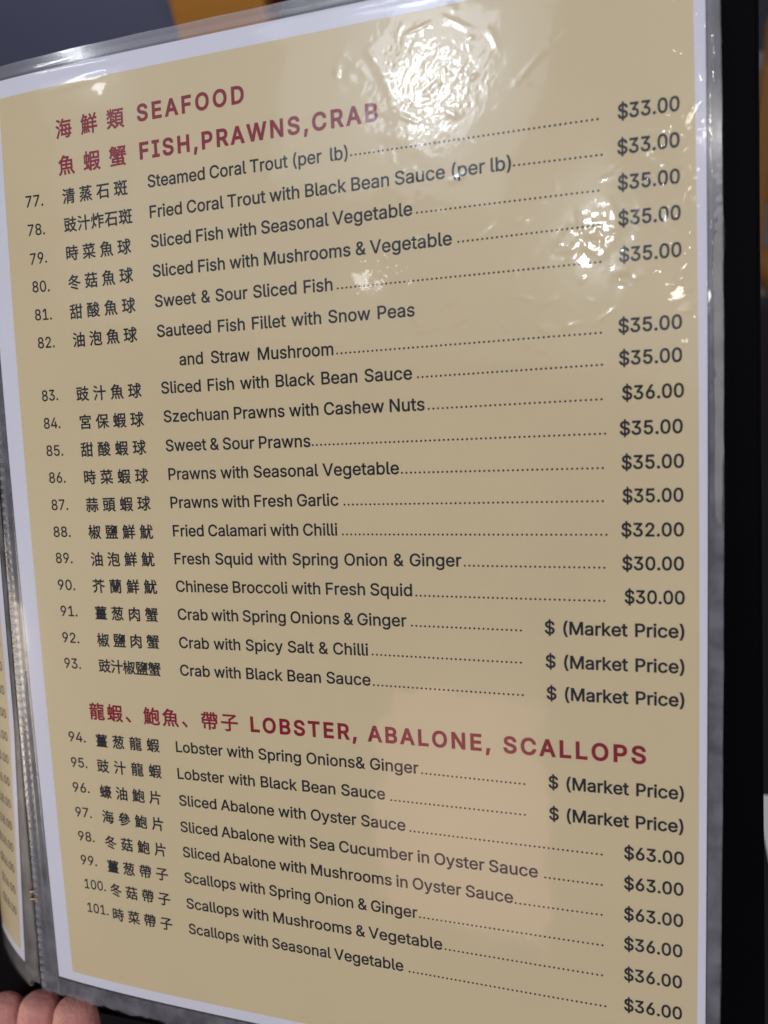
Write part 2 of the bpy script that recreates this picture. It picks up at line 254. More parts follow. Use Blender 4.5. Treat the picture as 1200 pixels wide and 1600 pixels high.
 'n': [410,[114,227,114,0,53,0,53,379,112,379,112,287,102,287,124,332,152,362,187,379,227,384,264,380,295,369,321,349,341,321,353,285,357,240,357,0,296,0,296,235,290,275,273,304,246,323,210,329,184,326,161,317,141,303,126,283,117,257]],
 'o': [415,[207,-8,159,-2,117,16,82,46,56,85,40,133,34,187,40,243,56,291,82,330,117,360,159,378,207,384,256,378,299,360,333,330,359,291,376,243,381,187,376,133,359,85,333,46,299,16,256,-2],[207,46,242,51,270,66,292,89,307,117,316,151,319,187,316,224,307,258,292,287,270,310,242,325,207,330,173,325,145,310,124,287,108,258,99,224,96,187,99,151,108,117,124,89,145,66,173,51]],
 'p': [424,[53,-143,53,379,112,379,112,319,118,319,137,346,152,360,171,373,197,381,229,384,274,378,313,361,345,332,370,293,385,245,390,189,385,133,370,84,346,45,313,16,274,-2,229,-8,198,-5,173,4,153,17,138,31,118,59,114,59,114,-143],[220,47,253,51,279,66,301,88,316,117,325,151,328,189,325,227,316,261,301,290,280,311,253,325,220,330,188,325,161,312,140,291,125,263,116,229,113,189,116,150,125,115,140,86,162,65,188,51]],
 'q': [424,[372,-143,311,-143,311,59,306,59,287,31,272,17,252,4,227,-5,195,-8,151,-2,111,16,79,45,55,84,39,133,34,189,39,245,55,293,79,332,112,361,151,378,196,384,228,381,253,373,272,360,287,346,307,319,313,319,313,379,372,379],[205,47,236,51,263,65,284,86,299,115,309,150,312,189,309,229,300,263,284,291,263,312,237,325,205,330,172,325,145,311,124,290,108,261,99,227,96,189,99,151,109,117,124,88,145,66,172,51]],
 'r': [259,[53,0,53,379,112,379,112,321,115,321,130,347,152,367,181,380,213,385,243,384,243,322,230,324,207,326,182,323,159,315,140,301,126,284,117,262,114,237,114,0]],
 's': [365,[182,-8,145,-5,112,3,84,18,62,38,45,63,36,94,94,107,105,79,124,60,150,49,181,45,217,50,244,62,262,81,268,103,265,121,254,136,237,147,212,155,149,170,104,186,72,208,53,237,47,274,51,305,65,332,87,354,115,370,149,381,187,384,223,381,254,372,279,358,299,339,314,316,324,290,268,277,258,298,243,316,219,328,187,333,156,329,131,317,114,299,109,277,112,258,124,243,144,232,172,223,229,209,275,194,306,171,325,142,331,107,326,75,312,47,290,24,260,6,223,-5]],
 't': [227,[204,379,204,327,6,327,6,379],[65,471,126,471,126,98,128,76,136,61,150,53,170,50,185,51,202,54,213,2,192,-3,168,-4,125,2,92,21,72,52,65,93]],
 'u': [410,[182,-5,146,-1,115,11,89,31,69,59,57,95,53,139,53,379,114,379,114,144,119,105,137,75,164,56,200,50,226,53,249,62,268,77,283,97,293,122,296,153,296,379,357,379,357,0,298,0,298,92,307,92,286,47,257,17,222,0]],
 'w': [567,[138,0,23,379,87,379,154,137,175,41,165,41,186,135,206,214,252,379,316,379,362,214,382,136,402,41,391,41,413,135,434,214,480,379,545,379,429,0,368,0,319,172,291,280,277,338,291,338,263,225,199,0]],
 'y': [389,[47,-139,61,-86,88,-90,104,-89,118,-84,130,-74,141,-58,151,-36,163,-1,17,379,84,379,165,155,187,87,206,21,184,21,202,87,224,155,305,379,371,379,204,-58,191,-85,177,-107,159,-124,139,-136,117,-143,91,-145,65,-143]],
 'z': [380,[42,0,42,46,254,320,254,323,48,323,48,379,333,379,333,331,126,60,126,56,339,56,339,0]],
 '、': [1000,[172,-35,215,1,147,75,74,141,33,105,104,40]],
 '保': [1000,[285,458,519,458,519,342,285,342],[239,500,239,299,377,299,377,221,193,221,193,177,349,177,270,83,175,14,192,-3,207,-23,299,49,377,146,377,-50,424,-50,424,148,499,50,585,-24,618,14,528,83,453,177,601,177,601,221,424,221,424,299,567,299,567,500],[175,528,104,390,14,278,41,231,75,269,109,313,109,-49,154,-49,154,383,189,447,219,514]],
 '冬': [1000,[218,153,332,116,430,79,452,122,352,156,239,190],[139,43,307,-5,451,-55,473,-11,327,37,161,81],[434,425,381,366,314,315,259,359,214,408,229,425],[243,531,169,426,51,326,69,309,83,291,138,332,186,377,226,332,273,291,154,237,29,203,43,182,53,159,187,200,314,262,436,201,575,163,588,186,605,208,473,239,357,289,442,362,506,450,475,468,466,466,260,466,294,521]],
 '參': [1000,[333,246,242,196,134,159,149,144,161,129,271,171,368,229],[401,185,284,122,138,81,163,46,314,94,437,167],[476,122,384,59,258,15,110,-11,123,-31,132,-50,285,-19,417,31,515,103],[120,404,189,412,456,424,488,392,526,413,466,466,395,517,360,498,417,457,200,449,249,478,297,512,255,533,192,486,146,460,125,450,106,445],[69,277,102,283,214,291,220,279,130,223,25,183,53,146,196,212,311,309,435,215,584,151,597,171,614,188,503,227,402,284,538,296,557,263,592,281,562,328,521,375,487,359,514,329,427,325,470,382,427,399,404,357,384,333,374,324,364,320,366,313,336,343,347,361,303,373,279,337,250,304,211,362,177,350,195,325,122,321,152,352,179,385,136,403,104,359,79,332,66,322,54,317]],
 '子': [1000,[293,340,293,249,32,249,32,202,293,202,293,13,289,1,276,-3,164,-1,185,-50,261,-49,309,-42,335,-24,342,12,342,202,601,202,601,249,342,249,342,316,453,383,550,463,514,490,504,487,95,487,95,440,451,440,375,386]],
 '宮': [1000,[197,333,431,333,431,250,197,250],[107,154,107,-49,154,-49,154,-23,482,-23,482,-46,531,-46,531,154,308,154,335,211,478,211,478,372,153,372,153,211,280,211,258,154],[154,19,154,113,482,113,482,19],[267,519,292,469,52,469,52,326,98,326,98,425,533,425,533,326,581,326,581,469,349,469,315,533]],
 '帶': [1000,[112,177,112,-14,158,-14,158,138,290,138,290,-50,337,-50,337,138,478,138,478,37,476,29,466,27,388,28,404,-13,463,-12,501,-6,520,9,525,37,525,177,337,177,337,242,539,242,539,160,586,160,586,282,49,282,49,160,94,160,94,242,290,242,290,177],[137,521,137,453,37,453,37,415,135,415,112,363,41,321,56,306,67,289,152,347,179,415,232,415,232,314,400,314,400,415,454,415,454,359,464,317,504,306,552,306,586,321,599,382,580,388,562,398,558,353,547,343,511,343,500,346,498,359,498,415,594,415,594,453,498,453,498,521,454,521,454,453,400,453,400,519,356,519,356,453,274,453,274,519,232,519,232,453,180,453,180,521],[356,415,356,351,274,351,274,415]],
 '斑': [1000,[257,510,278,461,294,416,338,432,321,476,299,523],[18,59,28,13,215,66,209,109,139,90,139,245,196,245,196,288,139,288,139,438,207,438,207,482,26,482,26,438,97,438,97,288,33,288,33,245,97,245,97,79],[399,264,399,221,471,221,471,16,367,16,367,-28,605,-28,605,16,516,16,516,221,584,221,584,264,516,264,516,442,599,442,599,486,391,486,391,442,471,442,471,264],[207,320,286,164,237,64,171,-15,202,-48,262,25,309,112,342,31,382,55,360,107,331,170,357,263,377,366,407,366,407,408,195,408,195,366,334,366,321,292,304,223,244,338]],
 '時': [1000,[280,132,327,75,361,21,401,45,366,99,318,154],[398,530,398,454,265,454,265,412,398,412,398,332,239,332,239,289,481,289,481,218,242,218,242,176,481,176,481,6,478,-3,468,-6,383,-5,393,-28,399,-50,462,-48,502,-42,522,-26,528,6,528,176,601,176,601,218,528,218,528,289,608,289,608,332,444,332,444,412,581,412,581,454,444,454,444,530],[183,262,183,117,92,117,92,262],[183,305,92,305,92,445,183,445],[48,488,48,22,92,22,92,74,228,74,228,488]],
 '椒': [1000,[225,205,205,128,175,63,208,43,240,113,263,197],[342,189,371,131,392,76,428,92,406,146,376,204],[395,473,395,433,415,433,437,273,472,132,415,47,345,-15,362,-30,377,-48,439,7,492,81,530,7,579,-51,593,-33,610,-18,557,45,516,129,567,278,596,468,570,475,562,473],[454,433,551,433,530,299,497,188,471,305],[280,517,280,299,188,299,188,257,282,257,282,11,280,5,274,3,222,4,231,-15,237,-35,278,-34,305,-28,319,-13,323,11,323,257,418,257,418,299,323,299,323,386,403,386,403,425,323,425,323,517],[101,529,101,408,32,408,32,364,96,364,64,236,18,132,40,86,73,161,101,255,101,-50,142,-50,142,268,182,180,206,216,142,326,142,364,203,364,203,408,142,408,142,529]],
 '汁': [1000,[59,490,126,453,183,417,211,456,153,490,85,524],[24,318,92,286,151,253,176,294,117,324,49,354],[48,-10,88,-42,146,57,202,162,168,193,107,83],[378,528,378,312,204,312,204,263,378,263,378,-50,428,-50,428,263,606,263,606,312,428,312,428,528]],
 '油': [1000,[59,487,125,452,180,415,209,454,152,489,86,522],[26,314,91,280,145,245,171,284,117,318,52,349],[48,-10,89,-41,139,47,187,139,151,169,98,72],[380,34,276,34,276,173,380,173],[426,34,426,173,534,173,534,34],[231,398,231,-49,276,-49,276,-11,534,-11,534,-45,580,-45,580,398,426,398,426,528,380,528,380,398],[380,219,276,219,276,352,380,352],[426,219,426,352,534,352,534,219]],
 '泡': [1000,[55,490,117,456,166,419,193,458,143,493,82,524],[24,319,86,288,136,253,163,293,112,326,50,355],[42,-13,83,-42,136,58,186,164,149,192,95,81],[289,293,411,293,411,195,289,195],[295,530,245,409,174,313,215,284,242,317,242,33,263,-31,343,-47,514,-47,583,-24,606,62,583,70,562,81,550,13,512,-3,344,-3,299,4,289,33,289,153,456,153,456,335,255,335,295,403,529,403,522,215,509,148,501,141,490,139,433,142,442,120,446,96,484,94,514,96,535,102,551,117,568,200,577,425,577,447,316,447,342,518]],
 '海': [1000,[60,488,120,456,169,421,197,457,147,490,87,521],[26,305,83,273,130,239,157,275,110,308,52,338],[45,-14,86,-40,129,60,169,166,132,192,89,80],[351,296,391,260,421,224,289,224,299,313,517,313,513,224,424,224,449,243,418,278,378,313],[180,224,180,181,238,181,215,42,495,42,489,17,481,3,471,-4,458,-6,383,-3,392,-23,396,-43,476,-44,501,-38,521,-21,532,2,541,42,589,42,589,83,547,83,555,181,607,181,607,224,557,224,563,354,260,354,244,224],[282,181,511,181,502,83,268,83],[335,162,377,122,410,83,439,103,405,141,362,179],[279,530,234,423,172,335,213,309,248,357,281,415,591,415,591,458,302,458,325,518]],
 '清': [1000,[52,487,107,453,152,417,181,454,135,488,79,519],[22,319,80,284,127,248,155,286,107,320,49,352],[42,-13,84,-42,133,58,178,164,140,192,90,81],[272,134,500,134,500,84,272,84],[272,169,272,216,500,216,500,169],[362,529,362,480,201,480,201,444,362,444,362,403,216,403,216,369,362,369,362,325,177,325,177,289,599,289,599,325,409,325,409,369,560,369,560,403,409,403,409,444,575,444,575,480,409,480,409,529],[228,252,228,-50,272,-50,272,49,500,49,500,3,497,-5,488,-8,417,-7,431,-48,487,-47,522,-40,540,-25,545,3,545,252]],
 '炸': [1000,[53,400,44,319,25,246,61,232,80,312,88,396],[217,421,200,354,178,289,205,277,230,337,257,405],[332,530,293,398,236,291,275,262,308,318,337,384,372,384,372,-50,419,-50,419,112,599,112,599,155,419,155,419,252,594,252,594,296,419,296,419,384,608,384,608,428,353,428,379,521],[124,526,124,311,118,194,90,82,26,-19,44,-34,59,-52,118,29,151,119,190,66,221,19,254,54,160,170,167,240,168,311,168,526]],
 '片': [1000,[113,513,113,303,108,191,83,83,24,-14,44,-32,61,-52,126,52,155,168,421,168,421,-50,472,-50,472,217,160,217,163,318,569,318,569,366,391,366,391,529,342,529,342,366,163,366,163,513]],
 '球': [1000,[247,320,287,258,314,200,354,219,325,276,284,336],[468,498,511,463,543,428,572,456,538,490,496,522],[554,340,515,281,469,221,452,282,438,353,438,376,604,376,604,420,438,420,438,529,392,529,392,420,238,420,238,376,392,376,392,211,213,54,243,13,392,158,392,8,389,-3,378,-6,299,-5,316,-51,377,-49,413,-41,432,-24,438,9,438,185,496,80,584,-5,597,15,614,31,538,99,485,182,541,246,595,318],[21,61,32,16,234,81,228,124,149,99,149,260,212,260,212,304,149,304,149,442,222,442,222,487,29,487,29,442,105,442,105,304,34,304,34,260,105,260,105,86]],
 '甜': [1000,[25,351,25,306,134,306,134,200,49,200,49,-43,93,-43,93,-5,222,-5,222,-28,267,-28,267,200,180,200,180,306,282,306,282,351,180,351,180,466,232,479,277,493,239,528,142,501,25,480,40,443,134,458,134,351],[93,38,93,158,222,158,222,38],[272,411,272,366,328,366,328,-50,375,-50,375,-15,512,-15,512,-48,559,-48,559,366,605,366,605,411,559,411,559,528,512,528,512,411,375,411,375,528,328,528,328,411],[375,366,512,366,512,224,375,224],[375,179,512,179,512,30,375,30]],
 '石': [1000,[42,482,42,436,222,436,142,268,16,130,49,94,104,143,154,201,154,-50,202,-50,202,-6,502,-6,502,-49,552,-49,552,270,200,270,243,351,277,436,590,436,590,482],[202,39,202,224,502,224,502,39]],
 '肉': [1000,[61,436,61,-50,108,-50,108,390,280,390,231,305,134,246,150,229,163,211,250,260,304,326,391,271,460,218,492,255,415,309,322,366,330,390,523,390,523,11,520,-1,509,-4,417,-3,432,-52,499,-50,543,-43,564,-25,570,9,570,436,340,436,351,528,301,528,291,436],[297,255,252,146,132,64,148,47,160,28,251,79,307,145,388,84,453,28,487,62,414,123,326,185,338,220,346,255]],
 '芥': [1000,[400,226,400,-51,449,-51,449,226],[184,226,184,172,163,76,55,-14,73,-32,88,-52,184,16,224,94,233,171,233,226],[408,525,408,467,224,467,224,525,176,525,176,467,37,467,37,423,176,423,176,362,224,362,224,423,408,423,408,362,456,362,456,423,592,423,592,467,456,467,456,525],[321,407,193,305,25,238,39,216,51,193,192,252,315,337,436,253,579,197,594,220,613,241,463,291,345,366,358,381]],
 '菇': [1000,[391,529,391,476,232,476,232,529,185,529,185,476,36,476,36,432,185,432,185,378,232,378,232,432,391,432,391,381,439,381,439,432,595,432,595,476,439,476,439,529],[312,164,312,-50,355,-50,355,-19,528,-19,528,-47,573,-47,573,164,465,164,465,251,597,251,597,293,465,293,465,371,418,371,418,293,292,293,292,251,418,251,418,164],[355,23,355,123,528,123,528,23],[223,258,202,175,171,108,107,144,147,258],[53,124,145,71,92,20,27,-16,46,-32,62,-50,128,-11,183,45,227,10,262,-23,291,16,255,49,209,83,248,175,274,292,246,302,237,301,161,301,180,373,138,378,118,301,28,301,28,258,105,258,79,186]],
 '菜': [1000,[511,407,305,378,57,365,68,324,323,337,549,369],[86,291,119,243,142,197,184,215,160,261,125,308],[260,308,283,262,297,219,342,234,326,277,301,321],[509,332,476,268,437,209,474,192,515,249,557,314],[396,529,396,485,233,485,233,529,185,529,185,485,38,485,38,443,185,443,185,393,233,393,233,443,396,443,396,400,444,400,444,443,594,443,594,485,444,485,444,529],[289,215,289,166,37,166,37,124,246,124,142,52,21,3,39,-17,54,-38,180,22,289,108,289,-50,338,-50,338,109,446,23,574,-35,589,-13,606,7,482,53,379,124,596,124,596,166,338,166,338,215]],
 '葱': [1000,[103,114,72,47,28,-13,67,-36,111,28,143,98],[469,100,517,33,550,-30,592,-11,558,52,509,117],[272,117,315,81,349,44,384,71,349,107,306,142],[182,123,182,19,199,-30,267,-43,395,-43,450,-25,469,51,447,58,427,68,419,11,391,0,269,0,235,4,227,19,227,123],[172,416,119,343,33,277,50,262,64,245,126,291,175,342,257,342,223,292,170,303,142,270,195,259,148,215,96,179,130,149,187,193,240,248,313,226,284,195,253,168,289,139,324,172,355,211,415,187,441,223,379,247,405,293,425,342,501,342,488,233,473,190,465,185,454,183,401,187,409,166,413,144,475,144,495,149,511,161,532,219,551,381,203,381,219,408],[305,342,379,342,360,300,338,261,267,281],[39,487,39,446,182,446,182,418,227,418,227,446,399,446,399,407,445,407,445,446,593,446,593,487,445,487,445,529,399,529,399,487,227,487,227,529,182,529,182,487]],
 '蒜': [1000,[62,361,62,319,281,319,281,361],[74,171,53,91,21,23,59,4,91,76,116,163],[225,160,249,104,265,50,304,66,287,118,260,173],[340,361,340,318,571,318,571,361],[354,170,329,90,291,24,328,3,367,74,396,161],[513,158,547,82,570,11,611,27,587,97,551,172],[33,250,33,207,153,207,153,-1,151,-7,144,-9,93,-9,107,-49,150,-48,178,-42,193,-28,197,-1,197,207,297,207,297,250],[316,248,316,205,433,205,433,-2,431,-9,424,-11,371,-10,384,-51,429,-50,459,-43,475,-29,478,-3,478,205,600,205,600,248],[39,477,39,435,182,435,182,385,228,385,228,435,399,435,399,385,445,385,445,435,593,435,593,477,445,477,445,529,399,529,399,477,228,477,228,529,182,529,182,477]],
 '蒸': [1000,[132,121,132,80,492,80,492,121],[111,64,77,14,33,-32,74,-55,116,-8,151,44],[207,47,220,-2,226,-48,273,-40,265,4,251,54],[343,48,369,-1,387,-47,430,-32,412,13,383,61],[466,47,518,-2,557,-50,598,-29,557,19,505,67],[404,529,404,487,227,487,227,529,180,529,180,487,40,487,40,444,180,444,180,400,227,400,227,444,404,444,404,400,451,400,451,444,591,444,591,487,451,487,451,529],[502,314,458,276,407,240,379,264,355,289,420,324,476,364,446,388,436,386,130,386,130,347,385,347,339,321,291,299,291,185,289,178,282,176,221,176,230,158,236,139,284,140,316,146,333,158,337,184,337,253,439,171,566,120,579,142,596,160,514,183,441,218,491,251,540,289],[55,303,55,263,196,263,123,192,28,148,54,112,175,179,259,292,230,304,222,303]],
 '薑': [1000,[536,161,95,161,95,29,536,29],[526,364,107,364,107,236,526,236],[598,4,33,4,33,-28,598,-28],[587,417,46,417,46,386,587,386],[587,214,46,214,46,183,587,183],[139,55,139,83,292,83,292,55],[335,83,490,83,490,55,335,55],[139,108,139,136,292,136,292,108],[335,136,490,136,490,108,335,108],[151,262,151,289,292,289,292,262],[335,289,480,289,480,262,335,262],[151,313,151,338,292,338,292,313],[335,338,480,338,480,313,335,313],[597,490,442,490,442,529,396,529,396,490,231,490,231,529,185,529,185,490,35,490,35,454,185,454,185,427,231,427,231,454,396,454,396,427,442,427,442,454,597,454]],
 '蘭': [1000,[229,140,256,99,277,109,250,148],[377,148,348,106,367,97,400,137],[293,270,293,236,156,236,156,207,293,207,293,182,176,182,176,65,266,65,206,30,137,6,163,-24,231,7,293,49,293,-39,332,-39,332,51,437,-21,458,6,357,65,455,65,455,182,332,182,332,207,475,207,475,236,332,236,332,270],[239,324,239,295,111,295,111,324],[239,350,111,350,111,379,239,379],[386,323,521,323,521,295,386,295],[386,350,386,378,521,378,521,350],[66,409,66,-50,111,-50,111,265,282,265,282,409],[342,409,342,264,521,264,521,4,519,-3,511,-6,455,-5,470,-45,516,-44,546,-38,562,-23,567,4,567,409],[209,154,296,154,296,93,209,93],[329,154,421,154,421,93,329,93],[39,491,39,449,182,449,182,420,228,420,228,449,400,449,400,420,446,420,446,449,593,449,593,491,446,491,446,529,400,529,400,491,228,491,228,529,182,529,182,491]],
 '蝦': [1000,[431,497,431,456,544,456,544,337,431,337,431,296,587,296,587,497],[167,136,189,68,150,61,150,188,222,188,222,422,150,422,150,527,113,527,113,422,44,422,44,168,78,168,78,188,113,188,113,53,22,35,31,-5,199,31,207,-18,241,-9,225,65,199,144],[78,382,117,382,117,227,78,227],[147,382,188,382,188,227,147,227],[254,497,254,-50,296,-50,296,74,411,74,411,115,296,115,296,193,405,193,405,233,296,233,296,299,412,299,412,497],[458,206,422,197,445,127,476,63,421,16,355,-16,369,-33,379,-51,444,-18,500,27,541,-18,589,-52,603,-34,618,-18,569,14,527,59,570,139,597,241,571,248,563,246,418,246,418,207,548,207,528,148,502,97,477,149],[296,456,371,456,371,340,296,340]],
 '蟹': [1000,[154,142,291,142,291,89,154,89],[338,142,477,142,477,89,338,89],[118,531,81,473,22,419,37,407,50,391,72,410,72,361,63,287,24,214,56,190,84,230,100,275,170,275,170,221,206,221,206,275,266,275,266,245,264,240,259,238,220,239,231,205,266,206,291,211,291,176,108,176,108,55,291,55,291,4,51,-1,55,-38,517,-21,546,-54,577,-32,536,10,485,55,526,55,526,176,338,176,338,212,292,212,304,224,306,245,306,436,228,436,270,483,246,502,238,500,146,500,158,524],[453,37,484,11,338,6,338,55,480,55],[328,279,328,245,448,245,448,200,490,200,490,245,603,245,603,279,490,279,490,322,590,322,590,355,490,355,490,387,531,387,548,390,561,398,576,427,588,507,328,507,328,473,414,473,377,431,320,405,341,375,373,388,353,345,322,308,355,291,381,322,448,322,448,279],[448,391,448,355,400,355,410,383,376,389,424,424,454,473,542,473,536,438,528,422,514,418,475,420,484,391],[170,405,170,370,110,370,110,405],[206,405,266,405,266,370,206,370],[170,341,170,303,106,303,110,341],[206,341,266,341,266,303,206,303],[212,469,178,436,98,436,125,469]],
 '蠔': [1000,[335,389,507,389,507,349,335,349],[296,417,296,320,549,320,549,417],[245,294,245,209,284,209,284,263,554,263,554,209,594,209,594,294],[379,523,407,482,251,482,251,445,597,445,597,482,454,482,436,510,413,539],[183,135,202,66,158,57,158,179,229,179,229,417,159,417,159,527,120,527,120,417,44,417,44,146,79,146,79,179,120,179,120,50,25,33,32,-9,211,28,217,-16,243,-8,257,-33,356,9,444,67,449,22,438,-8,426,-16,412,-18,376,-15,382,-33,385,-52,420,-52,445,-48,466,-34,487,22,470,102,485,110,529,35,579,-25,608,4,557,58,513,125,580,168,553,197,507,163,454,129,432,157,403,182,424,202,541,202,541,233,297,233,297,202,381,202,324,166,259,140,278,111,328,133,376,161,401,141,329,100,248,71,265,43,345,77,418,121,433,97,350,42,251,2,237,71,216,144],[79,376,122,376,122,219,79,219],[155,376,194,376,194,219,155,219]],
 '豉': [1000,[32,493,32,450,279,450,279,493],[88,350,222,350,222,255,88,255],[47,389,47,216,265,216,265,389],[61,186,77,124,88,67,128,78,116,135,100,195],[20,29,30,-16,291,42,287,83,209,67,243,190,200,202,185,128,166,58],[419,529,419,432,286,432,286,388,419,388,419,292,297,292,297,250,355,250,318,239,357,152,408,76,335,25,253,-11,269,-29,282,-49,365,-11,439,42,504,-11,580,-50,595,-29,611,-11,536,24,471,74,536,165,581,280,552,294,543,292,466,292,466,388,601,388,601,432,466,432,466,529],[524,250,488,172,440,107,394,174,360,250]],
 '酸': [1000,[471,335,528,274,574,217,608,242,561,298,503,357],[391,351,344,292,289,240,320,209,377,268,430,336],[322,354,323,355,371,363,537,379,557,343,594,365,555,430,505,501,470,482,514,417,381,408,423,457,461,513,413,528,371,462,339,422,323,406,308,399,322,359],[398,168,517,168,490,120,454,79,421,119,396,164],[408,265,357,182,289,115,323,85,368,130,392,89,422,52,355,13,282,-14,296,-32,307,-51,383,-21,453,22,513,-19,584,-48,612,-9,544,15,486,51,537,115,575,195,546,207,538,205,424,205,450,252],[75,100,241,100,241,34,75,34],[75,135,75,189,92,173,130,235,140,298,140,349,175,349,175,229,181,200,206,193,241,193,241,135],[29,505,29,464,106,464,106,389,40,389,40,-48,75,-48,75,-4,241,-4,241,-39,277,-39,277,389,209,389,209,464,286,464,286,505],[139,389,139,464,176,464,176,389],[75,195,75,349,113,349,113,299,107,246],[201,349,241,349,241,222,232,221,209,221,202,222,201,230]],
 '頭': [1000,[33,495,33,451,282,451,282,495],[92,352,224,352,224,260,92,260],[50,391,50,221,267,221,267,391],[66,188,82,127,89,70,130,80,122,137,104,198],[362,265,538,265,538,204,362,204],[362,169,538,169,538,106,362,106],[362,362,538,362,538,301,362,301],[378,56,321,15,248,-20,280,-51,355,-15,418,32],[471,30,530,-11,579,-51,616,-26,567,14,508,53],[24,29,35,-16,290,42,286,82,213,67,249,192,203,203,191,138,175,75,208,66],[318,398,318,69,583,69,583,398,453,398,471,458,603,458,603,499,298,499,298,458,418,458,406,398]],
 '類': [1000,[207,226,240,199,265,173,294,194,267,220,235,246],[251,512,216,435,247,424,269,459,291,500],[45,497,67,459,81,423,116,437,102,473,79,511],[367,265,538,265,538,204,367,204],[367,169,538,169,538,107,367,107],[367,361,538,361,538,301,367,301],[382,58,328,15,259,-20,276,-35,291,-52,362,-14,423,34],[475,32,533,-10,580,-51,617,-25,568,15,509,55],[145,230,145,172,33,172,33,132,143,132,114,61,22,-4,49,-40,128,11,170,67,221,28,262,-8,293,25,243,65,183,108,187,132,301,132,301,172,188,172,188,230],[146,521,146,412,32,412,32,374,127,374,78,317,21,275,50,243,100,284,146,339,146,246,187,246,187,328,276,258,303,292,187,366,187,374,299,374,299,412,187,412,187,521],[324,398,324,70,583,70,583,398,454,398,473,458,603,458,603,500,304,500,304,458,422,458,409,398]],
 '魚': [1000,[218,78,228,13,231,-44,279,-38,275,18,263,81],[345,76,370,13,388,-43,434,-32,415,25,388,86],[468,80,523,13,563,-51,608,-30,566,34,511,99],[113,94,76,25,25,-28,67,-52,120,7,159,81],[151,233,291,233,291,159,151,159],[337,233,487,233,487,159,337,159],[151,345,291,345,291,272,151,272],[337,345,487,345,487,272,337,272],[209,532,138,433,28,339,46,323,62,304,105,337,105,118,534,118,534,385,368,385,399,427,424,470,391,491,384,489,241,489,261,521],[157,385,186,417,212,449,357,449,335,416,310,385]],
 '魷': [1000,[483,496,518,442,547,392,586,412,556,460,519,513],[441,285,441,21,451,-29,495,-42,553,-42,594,-19,608,67,587,74,568,86,563,16,549,1,501,1,488,4,485,21,485,285],[67,96,49,29,21,-33,58,-49,84,16,102,84],[244,98,261,61,272,26,304,40,292,74,275,110],[185,89,200,34,211,-16,245,-8,234,42,217,96],[125,86,131,26,132,-31,168,-26,159,91],[391,529,391,446,389,363,301,363,301,319,386,319,369,204,331,87,263,-22,284,-36,303,-50,374,68,414,195,431,319,600,319,600,363,434,363,436,446,436,529],[195,437,180,402,162,370,94,370,127,437],[114,529,79,431,19,333,36,322,51,308,59,317,59,125,279,125,279,370,205,370,231,414,252,460,224,478,216,475,141,475,156,523],[98,229,149,229,149,164,98,164],[185,229,238,229,238,164,185,164],[98,332,149,332,149,267,98,267],[185,332,238,332,238,267,185,267]],
 '鮑': [1000,[231,97,256,40,273,-13,306,-2,288,51,261,108],[175,92,192,36,200,-17,233,-9,223,43,205,99],[120,91,127,31,127,-25,161,-20,160,36,152,96],[66,97,52,25,21,-32,53,-51,86,11,100,89],[189,435,159,370,95,370,124,435],[371,529,336,428,273,327,273,370,201,370,245,457,216,475,209,473,137,473,152,523,109,529,77,431,20,333,38,321,54,306,61,316,61,126,273,126,273,320,290,308,304,294,328,325,328,26,345,-32,408,-47,536,-47,592,-24,611,61,590,68,571,78,562,10,533,-6,411,-6,378,0,371,26,371,165,497,165,497,345,341,345,373,403,551,403,544,209,534,142,526,135,516,133,465,135,472,115,476,94,536,95,557,100,572,114,586,196,594,425,594,446,391,446,417,522],[100,230,148,230,148,165,100,165],[183,230,233,230,233,165,183,165],[100,331,148,331,148,267,100,267],[183,331,233,331,233,267,183,267],[371,304,456,304,456,207,371,207]],
 '鮮': [1000,[249,98,278,39,298,-18,331,-5,310,50,279,110],[187,92,205,34,215,-20,248,-11,237,42,217,99],[127,93,134,32,135,-24,170,-20,168,36,160,97],[70,98,55,25,23,-32,55,-51,89,11,104,89],[527,530,505,471,479,415,509,407,389,407,417,417,399,471,371,528,332,514,357,460,375,407,314,407,314,364,429,364,429,282,328,282,328,241,429,241,429,154,308,154,308,111,429,111,429,-50,474,-50,474,111,607,111,607,154,474,154,474,241,581,241,581,282,474,282,474,364,592,364,592,407,519,407,547,458,575,517],[204,435,171,371,100,371,131,435],[117,530,83,431,23,333,41,321,57,306,64,316,64,126,297,126,297,371,216,371,240,413,261,457,233,475,225,473,146,473,161,524],[103,230,161,230,161,165,103,165],[197,230,257,230,257,165,197,165],[103,332,161,332,161,267,103,267],[197,332,257,332,257,267,197,267]],
 '鹽': [1000,[413,332,444,307,459,321,445,333,427,344],[349,279,381,256,395,270,362,292],[492,286,526,260,541,274,526,286,507,297],[97,145,97,7,25,7,25,-32,607,-32,607,7,543,7,543,145],[141,7,141,107,229,107,229,7],[274,7,274,107,362,107,362,7],[406,7,406,107,496,107,496,7],[54,505,54,179,280,178,280,217,190,217,190,280,263,280,263,409,190,409,190,467,277,467,277,505],[91,217,91,280,157,280,157,217],[350,530,319,455,268,379,286,368,303,355,307,361,307,178,581,178,581,374,464,374,464,396,576,396,576,425,464,425,464,450,606,450,606,483,378,483,393,524],[367,313,427,276,395,250,361,227,383,210,415,234,447,262,478,239,501,217,518,234,495,255,464,278,488,304,509,332,483,339,465,315,444,292,384,327],[91,374,227,374,227,314,91,314],[91,409,91,467,157,467,157,409],[422,450,422,374,317,374,342,411,363,450],[427,233,444,220,458,207,343,207,343,345,542,345,542,207,461,207,476,219,442,245]],
